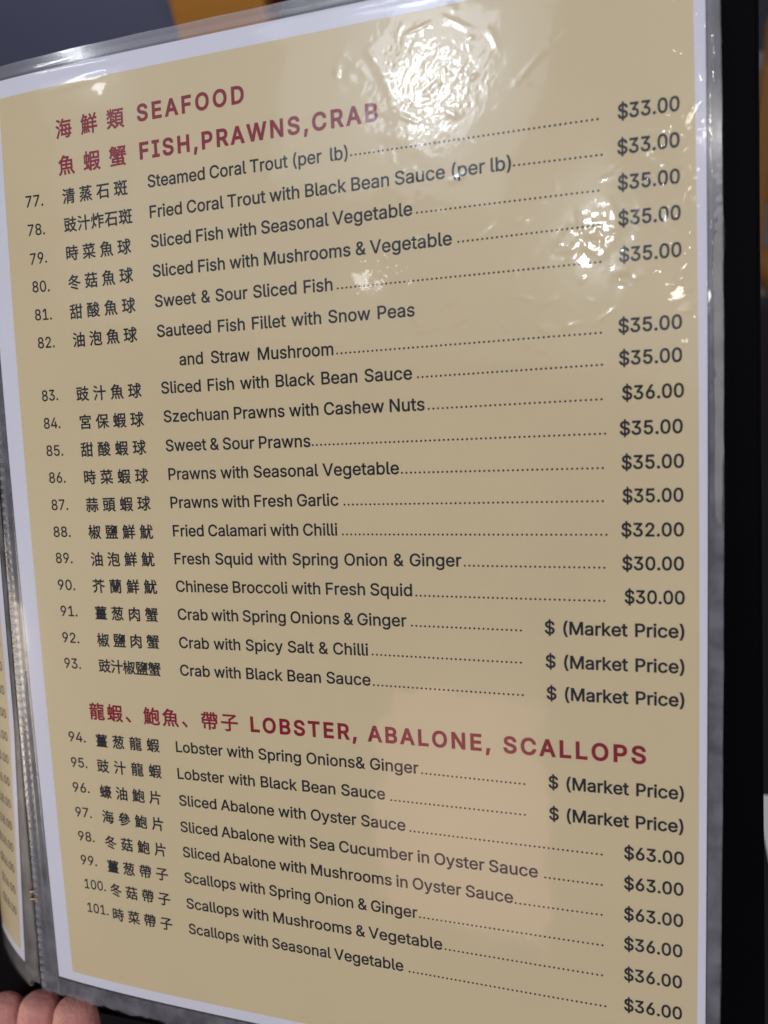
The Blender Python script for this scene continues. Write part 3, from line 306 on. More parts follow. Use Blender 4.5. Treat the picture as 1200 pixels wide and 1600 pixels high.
 '龍': [1000,[139,522,156,475,38,475,38,434,306,434,306,475,202,475,180,533],[228,428,214,388,197,347,128,347,142,350,133,388,118,428,79,419,92,382,101,347,26,347,26,306,317,306,317,347,239,347,271,418],[106,154,241,154,241,108,106,108],[106,188,106,233,241,233,241,188],[61,268,61,-50,106,-50,106,75,241,75,241,6,239,-1,231,-3,174,-3,190,-46,236,-45,267,-38,284,-22,288,5,288,268],[349,18,365,-34,425,-47,542,-47,592,-31,609,28,587,35,568,45,561,3,539,-7,430,-7,401,-2,395,18,395,45,575,45,575,76,395,76,395,117,569,117,569,148,395,148,395,187,572,187,572,218,395,218,395,257,573,257,573,389,395,389,395,440,597,440,597,480,395,480,395,529,349,529,349,351,527,351,527,294,349,294]],
}
_g = {}
def area2(p): return sum(p[i-1][0]*p[i][1]-p[i][0]*p[i-1][1] for i in range(len(p)))
def glyph(ch, fat):
    key = (ch, fat)
    if key in _g: return _g[key]
    parts = GLYPHS[ch]; adv = parts[0]/1000
    q = 1800 if ord(ch) > 0x2000 else 1000
    cs = []
    for s in parts[1:]:
        n = [k/q for k in s]
        cs.append(list(zip(n[::2], n[1::2])))
    polys = []; x0 = x1 = 0
    if cs:
        sg = 1 if area2(max(cs, key=lambda c: abs(area2(c)))) > 0 else -1
        if fat:
            new = []
            for c in cs:
                o = []; n = len(c)
                for i in range(n):
                    a, b, d = Vector(c[i-1]), Vector(c[i]), Vector(c[(i+1) % n])
                    e1 = (b-a); e2 = (d-b)
                    if e1.length < 1e-6 or e2.length < 1e-6: o.append(c[i]); continue
                    n1 = Vector((e1.y, -e1.x)).normalized()*sg; n2 = Vector((e2.y, -e2.x)).normalized()*sg
                    k = n1+n2
                    if k.length < 0.5: k = n1*0.7
                    else: k = k/(max(0.45, k.length_squared/2))
                    o.append((b.x+k.x*fat, b.y+k.y*fat))
                new.append(o)
            cs = new
        vs = []; es = []
        for c in cs:
            k = len(vs); vs += [Vector(p) for p in c]; es += [(k+i, k+(i+1) % len(c)) for i in range(len(c))]
        ov, oe, of = delaunay_2d_cdt(vs, es, [], 0, 1e-5)[:3]
        keep = []
        for f in of:
            cx = sum(ov[i].x for i in f)/len(f); cy = sum(ov[i].y for i in f)/len(f); wn = 0
            for c in cs:
                for i in range(len(c)):
                    (ax, ay), (bx, by) = c[i-1], c[i]
                    if (ay <= cy) != (by <= cy):
                        if (bx-ax)*(cy-ay)/(by-ay)+ax > cx: wn += 1 if by > ay else -1
            if wn: keep.append(tuple(f))
        polys.append(([(v.x, v.y) for v in ov], keep))
        outs = cs
        xs = [x for c in outs for x, y in c]; x0, x1 = min(xs), max(xs)
    _g[key] = (adv, polys, x0, x1)
    return _g[key]

def place(V, F, ch, fat, x, v, sx, sy, fn, h):
    adv, polys, a, b = glyph(ch, fat)
    for k, (vs, tri) in enumerate(polys):
        n = len(V)
        vv = v(x) if callable(v) else v
        for gx, gy in vs:
            xx = x+gx*sx
            V.append(fn(xx, (v(xx) if callable(v) else v)-gy*sy, h+0.004*k))
        F += [tuple(n+i for i in t) for t in tri]
    return adv

def latin(name, text, u0, v0, u1, v1, cap, m, parent, sx=None, fat=0.0, fn=S, track=False, label=None):
    """text whose ink runs exactly from u0 to u1 (mm)"""
    sy = cap/0.509
    vf = lambda x: v0+(v1-v0)*(x-u0)/(u1-u0)
    gl = [glyph(c, fat) for c in text]
    ink = sum(g[0] for g in gl) - gl[0][2] - (gl[-1][0]-gl[-1][3])
    W = u1-u0; extra = 0; sp = 0
    nsp = text.count(' ')
    if track:
        extra = (W-ink*sx)/(len(text)-1)
    elif sx and nsp:
        nat = 0.188*sx; s = nat+(W-ink*sx)/nsp
        if s < nat*0.85 or s > nat*1.3:
            s = min(max(s, nat*0.85), nat*1.3)
            sx = (W-nsp*s)/(ink-nsp*0.188)
        sp = s-0.188*sx
    else: sx = W/ink
    V = []; F = []; x = u0-gl[0][2]*sx
    for c in text:
        x += place(V, F, c, fat, x, vf, sx, sy, fn, 0.07)*sx + extra + (sp if c == ' ' else 0)
    o = mesh(name, V, F, m, parent)
    if label: o['label'] = label
    return o

def chinese(name, text, u0, v0, u1, v1, g, m, parent, fat, label=None):
    n = len(text); s = g/0.33
    pitch = (u1-u0-g)/(n-1)
    V = []; F = []
    for i, c in enumerate(text):
        cx = u0+g/2+pitch*i; vb = v0+(v1-v0)*(cx-u0)/(u1-u0)
        place(V, F, c, fat, cx-0.1745*s, vb-0.029*s, s, s, S, 0.07)
    o = mesh(name, V, F, m, parent)
    if label: o['label'] = label
    return o

def dots(u0, v0, u1, v1, parent, fn=S):
    n = max(2, round((u1-u0)/1.265)); V = []; F = []
    for i in range(n+1):
        t = i/n; u = u0+(u1-u0)*t; v = v0+(v1-v0)*t; k = len(V)
        for a in range(8):
            V.append(fn(u+0.30*math.cos(a*math.pi/4+.39), v+0.30*math.sin(a*math.pi/4+.39), 0.07))
        F.append(tuple(range(k, k+8))[::-1])
    return mesh('dot_leader', V, F, M['ink'], parent)

# ------------------------------------------------------------------ the menu
menu = empty('menu_booklet'); menu.matrix_world = MENU
props(menu, 'open restaurant menu with beige seafood price page in a clear plastic sleeve, black cover behind', 'menu')

qf = lambda pts: (lambda c: (lambda v: float(np.polyval(c, v))))(np.polyfit([p[1] for p in pts], [p[0] for p in pts], 2))
BLf = qf([(-99.9, -128), (-100.7, -60), (-101, -30), (-101, 22), (-100.7, 62), (-100.7, 100), (-100.5, 161)])
WLf = qf([(-107.2, -133), (-107.4, -49), (-107.3, 22), (-107.3, 60), (-107.1, 102), (-106.9, 164)])
BRf = qf([(100.0, -107), (100.2, -80), (100.6, -50), (101, -4), (101.2, 68), (101, 94), (100.4, 138)])
WRf = qf([(102.6, -100), (102.7, -51), (103.0, -4), (103.1, 68), (102.8, 94), (102.5, 137)])
FRf = qf([(105.9, -106), (106.2, -62), (106.7, 0), (106.8, 68), (106.6, 89), (106.1, 133)])

paper = sheet('paper_sheet', S, WLf, WRf, -132.8, 164.7, 60, 80, 0, M['paper'], menu)
panel = sheet('printed_panel', S, BLf, BRf, -127.6, 161.3, 60, 80, 0.03, M['panel'], paper)
panel['label'] = 'beige printed background of the seafood page'

ROWS = [
    (77, ('77.', -92.22, -93.87, -85.56, -93.62), ('清蒸石斑', -78.21, -92.98, -55.33, -92.84), ('Steamed Coral Trout (per  lb)', -48.35, -93.99, 13.3, -93.69), (14.25, -94.42, 77.87, -94.11), ('$33.00', 82.54, -93.46, 96.67, -93.46)),
    (78, ('78.', -92.19, -85.29, -85.65, -85.03), ('豉汁炸石斑', -78.34, -84.58, -54.3, -84.56), ('Fried Coral Trout with Black Bean Sauce (per lb)', -48.27, -85.34, 56.71, -85.04), (57.45, -85.86, 78.72, -85.58), ('$33.00', 82.36, -85.15, 96.65, -85.15)),
    (79, ('79.', -92.1, -76.54, -85.64, -76.57), ('時菜魚球', -78.48, -76.18, -55.38, -75.93), ('Sliced Fish with Seasonal Vegetable', -48.49, -76.95, 30.62, -76.91), (31.9, -77.33, 77.87, -77.17), ('$35.00', 82.4, -76.72, 96.71, -76.72)),
    (80, ('80.', -92.08, -68.11, -85.47, -67.85), ('冬菇魚球', -78.38, -67.4, -55.35, -67.63), ('Sliced Fish with Mushrooms & Vegetable', -48.46, -68.44, 40.98, -68.14), (42.69, -68.67, 77.78, -68.9), ('$35.00', 82.47, -68.25, 96.88, -68.25)),
    (81, ('81.', -91.87, -59.5, -85.41, -59.29), ('甜酸魚球', -78.45, -58.64, -55.19, -58.83), ('Sweet & Sour Sliced Fish', -48.4, -59.75, 7.41, -59.54), (8.92, -59.92, 78.14, -59.97), ('$35.00', 82.55, -59.52, 97.05, -59.52)),
    (82, ('82.', -91.59, -50.84, -85.12, -50.75), ('油泡魚球', -78.14, -50.14, -55.26, -50.22), ('Sauteed Fish Fillet with Snow Peas', -48.32, -51.04, 30.38, -50.74), None, None),
    (82.5, None, None, ('and  Straw  Mushroom', -41.42, -42.35, 6.84, -42.05), (7.93, -42.38, 78.08, -42.68), ('$35.00', 82.25, -42.35, 97.14, -42.35)),
    (83, ('83.', -91.65, -34.41, -85.38, -34.47), ('豉汁魚球', -78.34, -33.71, -55.06, -33.59), ('Sliced Fish with Black Bean Sauce', -48.12, -34.41, 29.09, -34.11), (30.71, -34.52, 78.26, -34.77), ('$35.00', 82.33, -34.41, 97.16, -34.41)),
    (84, ('84.', -91.78, -25.76, -85.37, -25.73), ('宮保蝦球', -78.06, -25.03, -54.92, -24.95), ('Szechuan Prawns with Cashew Nuts', -47.92, -25.91, 32.27, -25.62), (33.38, -25.95, 78.09, -26.19), ('$36.00', 82.99, -25.79, 97.56, -25.79)),
    (85, ('85.', -91.65, -17.14, -85.11, -17.08), ('甜酸蝦球', -78.27, -16.48, -54.81, -16.5), ('Sweet & Sour Prawns', -47.88, -17.24, -1.25, -16.97), (-0.58, -17.4, 78.86, -17.52), ('$35.00', 82.34, -17.02, 97.28, -17.02)),
    (86, ('86.', -91.47, -8.56, -85.04, -8.55), ('時菜蝦球', -78.05, -7.81, -54.72, -7.84), ('Prawns with Seasonal Vegetable', -47.59, -8.66, 24.46, -8.63), (25.29, -8.91, 78.19, -8.82), ('$35.00', 82.73, -8.43, 97.54, -8.43)),
    (87, ('87.', -91.41, 0.17, -84.91, 0.11), ('蒜頭蝦球', -77.97, 0.88, -54.61, 0.59), ('Prawns with Fresh Garlic', -47.55, -0.06, 6.4, -0.11), (8.14, -0.36, 78.1, -0.37), ('$35.00', 82.89, 0.02, 97.41, 0.02)),
    (88, ('88.', -91.5, 8.83, -84.83, 8.79), ('椒鹽鮮魷', -77.82, 9.42, -54.42, 9.38), ('Fried Calamari with Chilli', -47.37, 8.59, 5.65, 8.38), (7.26, 8.11, 78.91, 8.29), ('$32.00', 82.51, 8.71, 97.52, 8.71)),
    (89, ('89.', -91.5, 17.32, -84.94, 17.31), ('油泡鮮魷', -77.73, 18.13, -54.55, 17.93), ('Fresh Squid with Spring Onion & Ginger', -47.47, 17.12, 41.1, 16.91), (41.99, 16.68, 78.32, 16.84), ('$30.00', 82.67, 17.34, 97.51, 17.34)),
    (90, ('90.', -91.58, 26.1, -84.77, 26.06), ('芥蘭鮮魷', -77.94, 26.71, -54.38, 26.55), ('Chinese Broccoli with Fresh Squid', -47.63, 25.67, 26.96, 25.42), (28.11, 25.25, 78.23, 25.54), ('$30.00', 83.2, 26.02, 97.68, 26.02)),
    (91, ('91.', -91.41, 34.72, -84.76, 34.66), ('薑葱肉蟹', -77.88, 35.44, -54.72, 35.41), ('Crab with Spring Onions & Ginger', -47.68, 34.41, 25.02, 34.11), (26.57, 33.82, 56.67, 34.07), ('$ (Market Price)', 62.92, 34.69, 97.6, 34.69)),
    (92, ('92.', -91.62, 43.47, -84.96, 43.55), ('椒鹽肉蟹', -77.86, 44.25, -54.96, 44.01), ('Crab with Spicy Salt & Chilli', -47.88, 43.31, 13.34, 43.01), (14.69, 42.63, 56.49, 42.93), ('$ (Market Price)', 63.0, 43.85, 97.59, 43.85)),
    (93, ('93.', -91.71, 52.08, -85.15, 52.09), ('豉汁椒鹽蟹', -78.07, 52.71, -55.15, 52.81), ('Crab with Black Bean Sauce', -48.22, 52.09, 13.69, 51.79), (14.66, 51.58, 56.82, 51.88), ('$ (Market Price)', 63.1, 52.55, 97.58, 52.55)),
    (94, ('94.', -92.71, 77.16, -85.83, 77.03), ('薑葱龍蝦', -81.73, 78.09, -57.77, 77.79), ('Lobster with Spring Onions& Ginger', -51.64, 77.02, 27.0, 76.78), (27.99, 76.53, 56.74, 76.82), ('$ (Market Price)', 63.18, 77.22, 97.43, 77.22)),
    (95, ('95.', -92.65, 86.03, -86.04, 85.84), ('豉汁龍蝦', -82.03, 86.69, -57.73, 86.39), ('Lobster with Black Bean Sauce', -51.75, 85.83, 16.69, 85.59), (18.49, 85.53, 56.69, 85.57), ('$ (Market Price)', 63.2, 86.09, 97.29, 86.09)),
    (96, ('96.', -92.88, 94.79, -86.01, 94.48), ('蠔油鮑片', -81.88, 95.52, -58.35, 95.3), ('Sliced Abalone with Oyster Sauce', -51.87, 94.67, 22.49, 94.36), (23.92, 94.22, 76.82, 94.37), ('$63.00', 82.52, 94.77, 97.4, 94.77)),
    (97, ('97.', -92.66, 103.41, -86.04, 103.18), ('海參鮑片', -81.76, 104.17, -58.13, 104.17), ('Sliced Abalone with Sea Cucumber in Oyster Sauce', -52.1, 103.48, 59.92, 103.18), (61.9, 102.84, 76.73, 102.91), ('$63.00', 82.45, 103.23, 97.26, 103.23)),
    (98, ('98.', -92.44, 111.88, -85.73, 111.63), ('冬菇鮑片', -81.54, 112.97, -57.88, 112.82), ('Sliced Abalone with Mushrooms in Oyster Sauce', -51.87, 111.93, 52.97, 111.62), (53.68, 111.47, 76.64, 111.37), ('$63.00', 82.38, 111.81, 97.17, 111.81)),
    (99, ('99.', -92.27, 120.37, -85.61, 120.07), ('薑葱帶子', -81.4, 121.48, -58.01, 121.17), ('Scallops with Spring Onion & Ginger', -51.94, 120.58, 25.15, 120.56), (25.9, 120.14, 76.77, 119.97), ('$36.00', 82.31, 120.2, 96.96, 120.2)),
    (100, ('100.', -91.55, 128.83, -82.85, 128.53), ('冬菇帶子', -81.03, 129.68, -57.86, 129.74), ('Scallops with Mushrooms & Vegetable', -51.86, 129.36, 32.28, 129.06), (33.24, 128.69, 76.59, 128.59), ('$36.00', 82.24, 128.82, 96.86, 128.82)),
    (101, ('101.', -91.22, 137.29, -82.6, 137.08), ('時菜帶子', -80.96, 138.38, -57.77, 138.26), ('Scallops with Seasonal Vegetable', -51.69, 138.0, 20.27, 137.88), (22.14, 137.62, 77.34, 137.31), ('$36.00', 82.17, 137.52, 96.83, 137.52)),
]
for no, num, cjk, eng, dot, pri in ROWS:
    if num: latin('item_number', num[0], *num[1:], 3.3, M['ink'], paper, fat=0.010, label='printed item number ' + num[0])
    if cjk: chinese('chinese_dish_name', cjk[0], *cjk[1:], (4.5 if len(cjk[0]) == 4 else 4.45), M['ink'], paper, 0.0068)
    latin('dish_name', eng[0], *eng[1:], 3.4, M['ink'], paper, sx=6.75, fat=0.013, label='printed line reading ' + eng[0].replace('  ', ' '))
    if dot: dots(*dot, paper)
    if pri: latin('price', pri[0], *pri[1:], 3.35, M['ink'], paper, sx=6.4 if ' ' in pri[0] else None, fat=0.018, label='printed price ' + pri[0])
for h in [('海鮮類', -79.15, -112.09, -55.2, -112.09), ('SEAFOOD', -50.68, -112.95, -16.37, -112.95), ('魚蝦蟹', -78.96, -101.45, -55.05, -101.45), ('FISH,PRAWNS,CRAB', -50.45, -102.28, 22.08, -102.28), ('龍蝦、鮑魚、帶子', -83.22, 68.84, -29.43, 68.84), ('LOBSTER, ABALONE, SCALLOPS', -25.2, 68.31, 88.21, 68.31)]:
    t = h[0]
    if ord(t[0]) > 0x2000: chinese('chinese_heading', t, *h[1:], 5.7, M['red'], paper, 0.0075, label='maroon Chinese heading ' + t)
    else: latin('heading', t, *h[1:], 4.45, M['red'], paper, sx=8.6, fat=0.026, track=True, label='maroon heading reading ' + t)

# ---- clear film over the sheet: real ripples, creases and pinched edges
rng = np.random.default_rng(7)
def vnoise(U, V, scale, seed):
    r = np.random.default_rng(seed); T = r.standard_normal((256, 256))
    x = U/scale+100; y = V/scale+100
    i = np.floor(x).astype(int); j = np.floor(y).astype(int); fx = x-i; fy = y-j
    fx = fx*fx*fx*(fx*(fx*6-15)+10); fy = fy*fy*fy*(fy*(fy*6-15)+10)
    g = lambda a, b: T[a % 256, b % 256]
    return (g(i, j)*(1-fx)+g(i+1, j)*fx)*(1-fy)+(g(i, j+1)*(1-fx)+g(i+1, j+1)*fx)*fy
def gauss(U, V, cu, cv, ru, rv, ang=0):
    c, s = math.cos(ang), math.sin(ang); a = (U-cu)*c+(V-cv)*s; b = -(U-cu)*s+(V-cv)*c
    return np.exp(-(a/ru)**2-(b/rv)**2)
def crease(U, V, a, b, wd, amp):
    a = np.array(a); b = np.array(b); d = b-a; L2 = d@d
    t = np.clip(((U-a[0])*d[0]+(V-a[1])*d[1])/L2, 0, 1)
    D2 = (U-a[0]-t*d[0])**2+(V-a[1]-t*d[1])**2
    return amp*np.exp(-D2/(wd*wd))*np.sin(np.pi*np.clip(t, 0.02, 0.98))**0.5
def film_height(U, V):
    H = 0.55 + 0.07*vnoise(U, V, 38, 1) + 0.018*vnoise(U, V, 11, 2)
    H += 0.0022*vnoise(U, V, 3.2, 3)
    top = 1/(1+np.exp((V+62)/14))
    H += top*0.004*vnoise(U, V, 4.5, 4)
    # orange-peel patch under the square light
    pk = gauss(U, V, 37, -109, 15, 15)
    H += (0.012*pk)*vnoise(U, V, 0.72, 5) + 0.003*pk*vnoise(U, V, 2.0, 6)
    pk2 = gauss(U, V, 28, -102, 22, 20)
    H += 0.005*pk2*vnoise(U, V, 1.3, 8) + 0.004*pk2*vnoise(U, V, 6.5, 9)
    # crumpled patch beside the upper prices
    pb = gauss(U, V, 77, -66.0, 11.5, 5.5, -0.35)
    H += 0.022*pb*vnoise(U, V, 1.2, 10) + 0.06*pb*vnoise(U, V, 3.4, 11)
    pc = gauss(U, V, 84, -55, 4, 3)
    H += 0.06*pc*vnoise(U, V, 2.4, 12)
    for cu, cv0, ru, rv in ((25, -97, 5, 9), (12, -116, 4, 6), (31, -86, 6, 4), (24, -64, 8, 4)):
        pd = gauss(U, V, cu, cv0, ru, rv, 0.3)
        H += 0.018*pd*vnoise(U, V, 1.6, 30)+0.05*pd*vnoise(U, V, 3.8, 31)
    # long creases
    for a, b, wd, amp in CREASES: H += crease(U, V, a, b, wd, amp)
    # pinched right-hand edge with small glinting tucks
    ed = np.exp(-((U-99)/6.5)**2)*(1/(1+np.exp((V+38)/6)))
    H += 0.07*ed*np.maximum(vnoise(U*0.55, V, 0.95, 13)-0.7, 0)
    H += 0.03*np.exp(-((U-105)/1.6)**2)*(1/(1+np.exp((V+20)/10)))*vnoise(U*0.6, V, 1.3, 14)
    H += 0.09*np.exp(-((U-104.6)/1.2)**2)*(1/(1+np.exp((V+30)/20)))
    tuck = gauss(U, V, 94, -77, 7, 12) + 0.8*gauss(U, V, 92, -92, 5, 5) + gauss(U, V, 99, -40.5, 3.5, 2)
    H += 0.075*tuck*np.maximum(vnoise(U+0.6*V, V-0.3*U, 1.15, 15)-0.6, 0)
    # sparse scratches and dents
    H += 0.02*np.maximum(vnoise(U*0.6+V*0.35, V*0.7, 1.3, 16)-1.75, 0)*(V < 0)
    # film hugs the sheet along its lip at the top
    H += 0.16*np.exp(-((V+131.5)/1.6)**2)
    return np.maximum(H, 0.15)
CREASES = [((14, -124), (9, -112), 1.6, 0.05), ((13, -119.5), (20, -114), 1.0, 0.05), ((20, -122), (28, -104), 1.5, 0.06),
           ((24, -100), (38, -88), 1.8, 0.05), ((30, -94), (22, -84), 1.5, 0.05), ((18, -72), (33, -58), 1.6, 0.07),
           ((57, -104), (66, -113), 0.8, 0.05), ((63, -122), (82, -118), 0.7, 0.04), ((40, -125), (48, -120), 0.7, 0.045),
           ((52, -108), (70, -103), 0.6, 0.03), ((60, -98), (72, -96), 0.6, 0.03), ((-88, -125.5), (-60, -127.5), 1.3, 0.05),
           ((86, -88), (95, -80), 0.5, 0.03), ((78, -79.5), (84, -80.5), 0.5, 0.035), ((97, -89), (101, -97), 0.6, 0.04),
           ((-40, 42), (-15, 47), 2.4, 0.05), ((-50, 98), (-20, 90), 2.6, 0.05), ((-80, 104), (-64, 108), 2.0, 0.03)]

rs2 = random.Random(4)
for k in range(80):
    cu = rs2.uniform(30, 103); cv_ = rs2.uniform(-128, -36); a_ = rs2.choice([-0.5, -0.35, 0.3, 0.55, 1.2])+rs2.uniform(-.3, .3); l_ = rs2.uniform(0.8, 3.4)
    CREASES.append(((cu-l_*math.cos(a_), cv_-l_*math.sin(a_)), (cu+l_*math.cos(a_), cv_+l_*math.sin(a_)), rs2.uniform(0.45, 0.9), rs2.uniform(0.02, 0.07)))
CREASES += [((11, -117), (12, -112), 1.2, 0.07), ((19, -121), (22, -117), 1.0, 0.06), ((26, -104), (33, -94), 1.8, 0.06)]

def film_grid(name, du, m, parent):
    vs = np.arange(-136.6, 171.9+du, du); nu = int(221/du)
    a = np.linspace(0, 1, nu)
    A, Vv = np.meshgrid(a, vs)
    ul = spine(Vv)+0.6; ur = np.vectorize(FRf)(vs)[:, None]
    wob = 0.18*vnoise(Vv*0+3, Vv, 9, 20)
    Uu = ul*(1-A)+(ur+wob)*A
    # wavy top and bottom edges, rounded lower left corner
    edge = 0.35*vnoise(Uu, Uu*0+5, 7, 21)+0.18*vnoise(Uu, Uu*0+5, 2.3, 22)
    k = np.clip((Vv-150)/22, 0, 1)
    Vd = Vv+edge*k
    H = film_height(Uu, Vd)
    rim = np.clip(np.minimum.reduce([(Uu-ul)+1.6, (ur-Uu), (Vd+137.2), (172.4-Vd)])/2.5, 0, 1)
    H = H*(0.35+0.65*rim)
    X = Uu/1000; Y = -Vd/1000; Z = -zf(Uu/1000, Vd/1000)+H/1000
    P = np.stack([X, Y, Z], -1).reshape(-1, 3).astype(np.float32)
    n1 = len(vs); I = np.arange(n1*nu).reshape(n1, nu)
    Q = np.stack([I[1:, :-1], I[1:, 1:], I[:-1, 1:], I[:-1, :-1]], -1).reshape(-1)
    me = bpy.data.meshes.new(name)
    me.vertices.add(len(P)); me.vertices.foreach_set('co', P.ravel())
    nf = len(Q)//4
    me.loops.add(len(Q)); me.loops.foreach_set('vertex_index', Q.astype(np.int32))
    me.polygons.add(nf); me.polygons.foreach_set('loop_start', np.arange(0, len(Q), 4, dtype=np.int32))
    me.polygons.foreach_set('use_smooth', np.ones(nf, dtype=bool))
    me.update(calc_edges=True); me.validate()
    me.materials.append(m)
    o = bpy.data.objects.new(name, me); COL.objects.link(o); o.parent = parent
    return o
film = film_grid('plastic_sleeve', 0.38, M['film'], menu)
film['label'] = 'clear glossy plastic sleeve over the right-hand page, rippled and creased'

# back film and the milky welded rims
sheet('back_film', S, lambda v: spine(v)+0.8, lambda v: FRf(v)-0.2, -137.4, 171.6, 40, 60, -0.5, M['film2'], film)
rs = lambda v: 0.12*math.sin(v*0.9)+0.08*math.sin(v*2.3+1)
sheet('weld_seam', S, lambda v: WRf(v)+0.35, lambda v: FRf(v)+0.05+0.3*rs(v*0.2), -136.9, 171.8, 6, 160, -0.15, M['weld'], film)
sheet('weld_seam', S, lambda v: spine(v)+0.7, lambda v: FRf(v)-0.1, 165.6, lambda a: 171.9+0.30*math.sin(a*83)+0.22*math.sin(a*190), 240, 8, lambda u, v: -0.15+0.22*math.sin(u*1.7)*math.sin(v*1.1+u*.3), M['weld'], film)
sheet('weld_seam', S, lambda v: spine(v)+0.55, lambda v: WLf(v)-0.3, -136.9, 171.5, 8, 160, lambda u, v: -0.1+0.15*math.sin(u*2.1), M['weld'], film)
sheet('weld_seam', S, lambda v: spine(v)+0.7, lambda v: FRf(v)-0.2, lambda a: -137.1+0.12*math.sin(a*60), -133.6, 200, 6, -0.1, M['film2'], film)
# stitched ridges of the binding edge
def ridges(name, fn, ufn, w, v0, v1, m, parent):
    bm = bmesh.new(); v = v0
    while v < v1:
        for (a, b, c, d, h) in ((0, w, 0, 1.5, 0.75),):
            k = [fn(ufn(v)+x, v+y, hh) for x, y, hh in ((a, c, 0.1), (b, c, 0.1), (b, d, 0.1), (a, d, 0.1), (a+.3, c+.35, h), (b-.3, c+.35, h), (b-.3, d-.35, h), (a+.3, d-.35, h))]
            vv = [bm.verts.new(q) for q in k]
            for f in ((4, 5, 6, 7), (0, 1, 5, 4), (1, 2, 6, 5), (2, 3, 7, 6), (3, 0, 4, 7)): bm.faces.new([vv[i] for i in f][::-1])
        v += 2.9
    bmesh.ops.recalc_face_normals(bm, faces=bm.faces)
    return bm_obj(name, bm, m, parent)
ridges('stitched_edge', S, lambda v: spine(v)+0.9, 2.1, -130, 170, M['ridge'], film)

# ---- facing page at the left, turned back
lp = sheet('paper_sheet', SL, lambda v: 3.6+max(0, (v-75))*0.085, 95, -130, 167, 40, 60, 0, M['paper'], menu)
lp['label'] = 'facing page at the left, turned back, only the ends of its prices showing'
lpan = sheet('printed_panel', SL, lambda v: 7.0+max(0, (v-75))*0.085, 90, -125, 163.5, 40, 60, 0.03, M['panel'], lp)
for i, t in enumerate(['$8.00', '$8.00', '$22.00', '$28.00', '$28.00', '$30.00', '$26.00', '$18.00', '$18.00', '$18.00', '$26.00', '$26.00', '$28.00']):
    v = 48+8.55*i
    s0 = 9.0+max(0, v-75)*0.085
    fl = lambda u, vv, h: SL(-u, vv, h)
    wd = 14 if len(t) == 6 else 11.6
    o = latin('price', t, -s0-wd, v, -s0, v, 3.2, M['ink'], lp, fat=0.006, fn=fl, label='price ' + t + ' on the turned-back facing page')
def lb(a): # rounded lower corner of the facing sleeve
    s = 0.7+a*95
    return 174.5-(max(0, 1-s/9)**2)*9
lf = sheet('plastic_sleeve', SL, lambda v: 0.7, 96, -134, lb, 120, 90, lambda s, v: 0.5+0.12*math.sin(s*.23+v*.05)+0.05*math.sin(v*.31), M['film'], menu)
lf['label'] = 'clear plastic sleeve of the facing page'
sheet('weld_seam', SL, lambda v: 0.6, lambda v: 3.2+max(0, (v-75))*0.085, -133, lambda a: 170.5+a*2.5, 6, 90, -0.1, M['weld'], lf)
sheet('weld_seam', SL, lambda v: 3.0, 96, 167.6, lambda a: lb(a)+0.0, 80, 6, -0.15, M['weld'], lf)

# ---- a brass staple in the fold, black spine strip and cover board
def staple(v, parent):
    bm = bmesh.new()
    pts = [Vector(S(spine(v)-1.0, v, -1.5)), Vector(S(spine(v)-0.9, v, 0.35)), Vector(S(spine(v)+0.1, v-.2, 0.75)), Vector(S(spine(v)+1.1, v-.3, 0.3)), Vector(S(spine(v)+1.2, v-.3, -1.5))]
    ring = []
    for i, p in enumerate(pts):
        d = (pts[min(i+1, len(pts)-1)]-pts[max(i-1, 0)]).normalized(); a = d.cross(Vector((0, 1, 0))).normalized(); b = d.cross(a)
        ring.append([bm.verts.new(p+(a*math.cos(t*math.pi/4)+b*math.sin(t*math.pi/4))*0.00042) for t in range(8)])
    for r0, r1 in zip(ring, ring[1:]):
        for t in range(8): bm.faces.new((r0[t], r0[(t+1) % 8], r1[(t+1) % 8], r1[t]))
    bmesh.ops.recalc_face_normals(bm, faces=bm.faces)
    return bm_obj('staple', bm, M['brass'], parent, True)
staple(137.5, menu); staple(134.8, menu); staple(-90, menu)
sheet('spine_strip', S, lambda v: spine(v)-3.2, lambda v: spine(v)+2.4, -132, 166, 4, 40, -1.6, M['cover'], menu, thick=0.0006)

ZC = -24
cb = bmesh.new()
outline = [(-172, -140), (117.6, -140), (119.6, 3), (121.3, 120), (122.2, 196), (-172, 196)]
vt = []
for dz in (0, -3):
    for (u, v) in outline: vt.append(cb.verts.new((u/1000, -v/1000, (ZC+dz)/1000)))
n = len(outline)
cb.faces.new(vt[:n][::-1]); cb.faces.new(vt[n:])
for i in range(n): cb.faces.new((vt[i], vt[(i+1) % n], vt[n+(i+1) % n], vt[n+i]))
bmesh.ops.recalc_face_normals(cb, faces=cb.faces)
bmesh.ops.bevel(cb, geom=cb.edges[:], offset=0.0011, segments=3, affect='EDGES')
cv = bm_obj('cover_board', cb, M['cover'], menu, False); cv['label'] = 'black leatherette cover board behind the page'

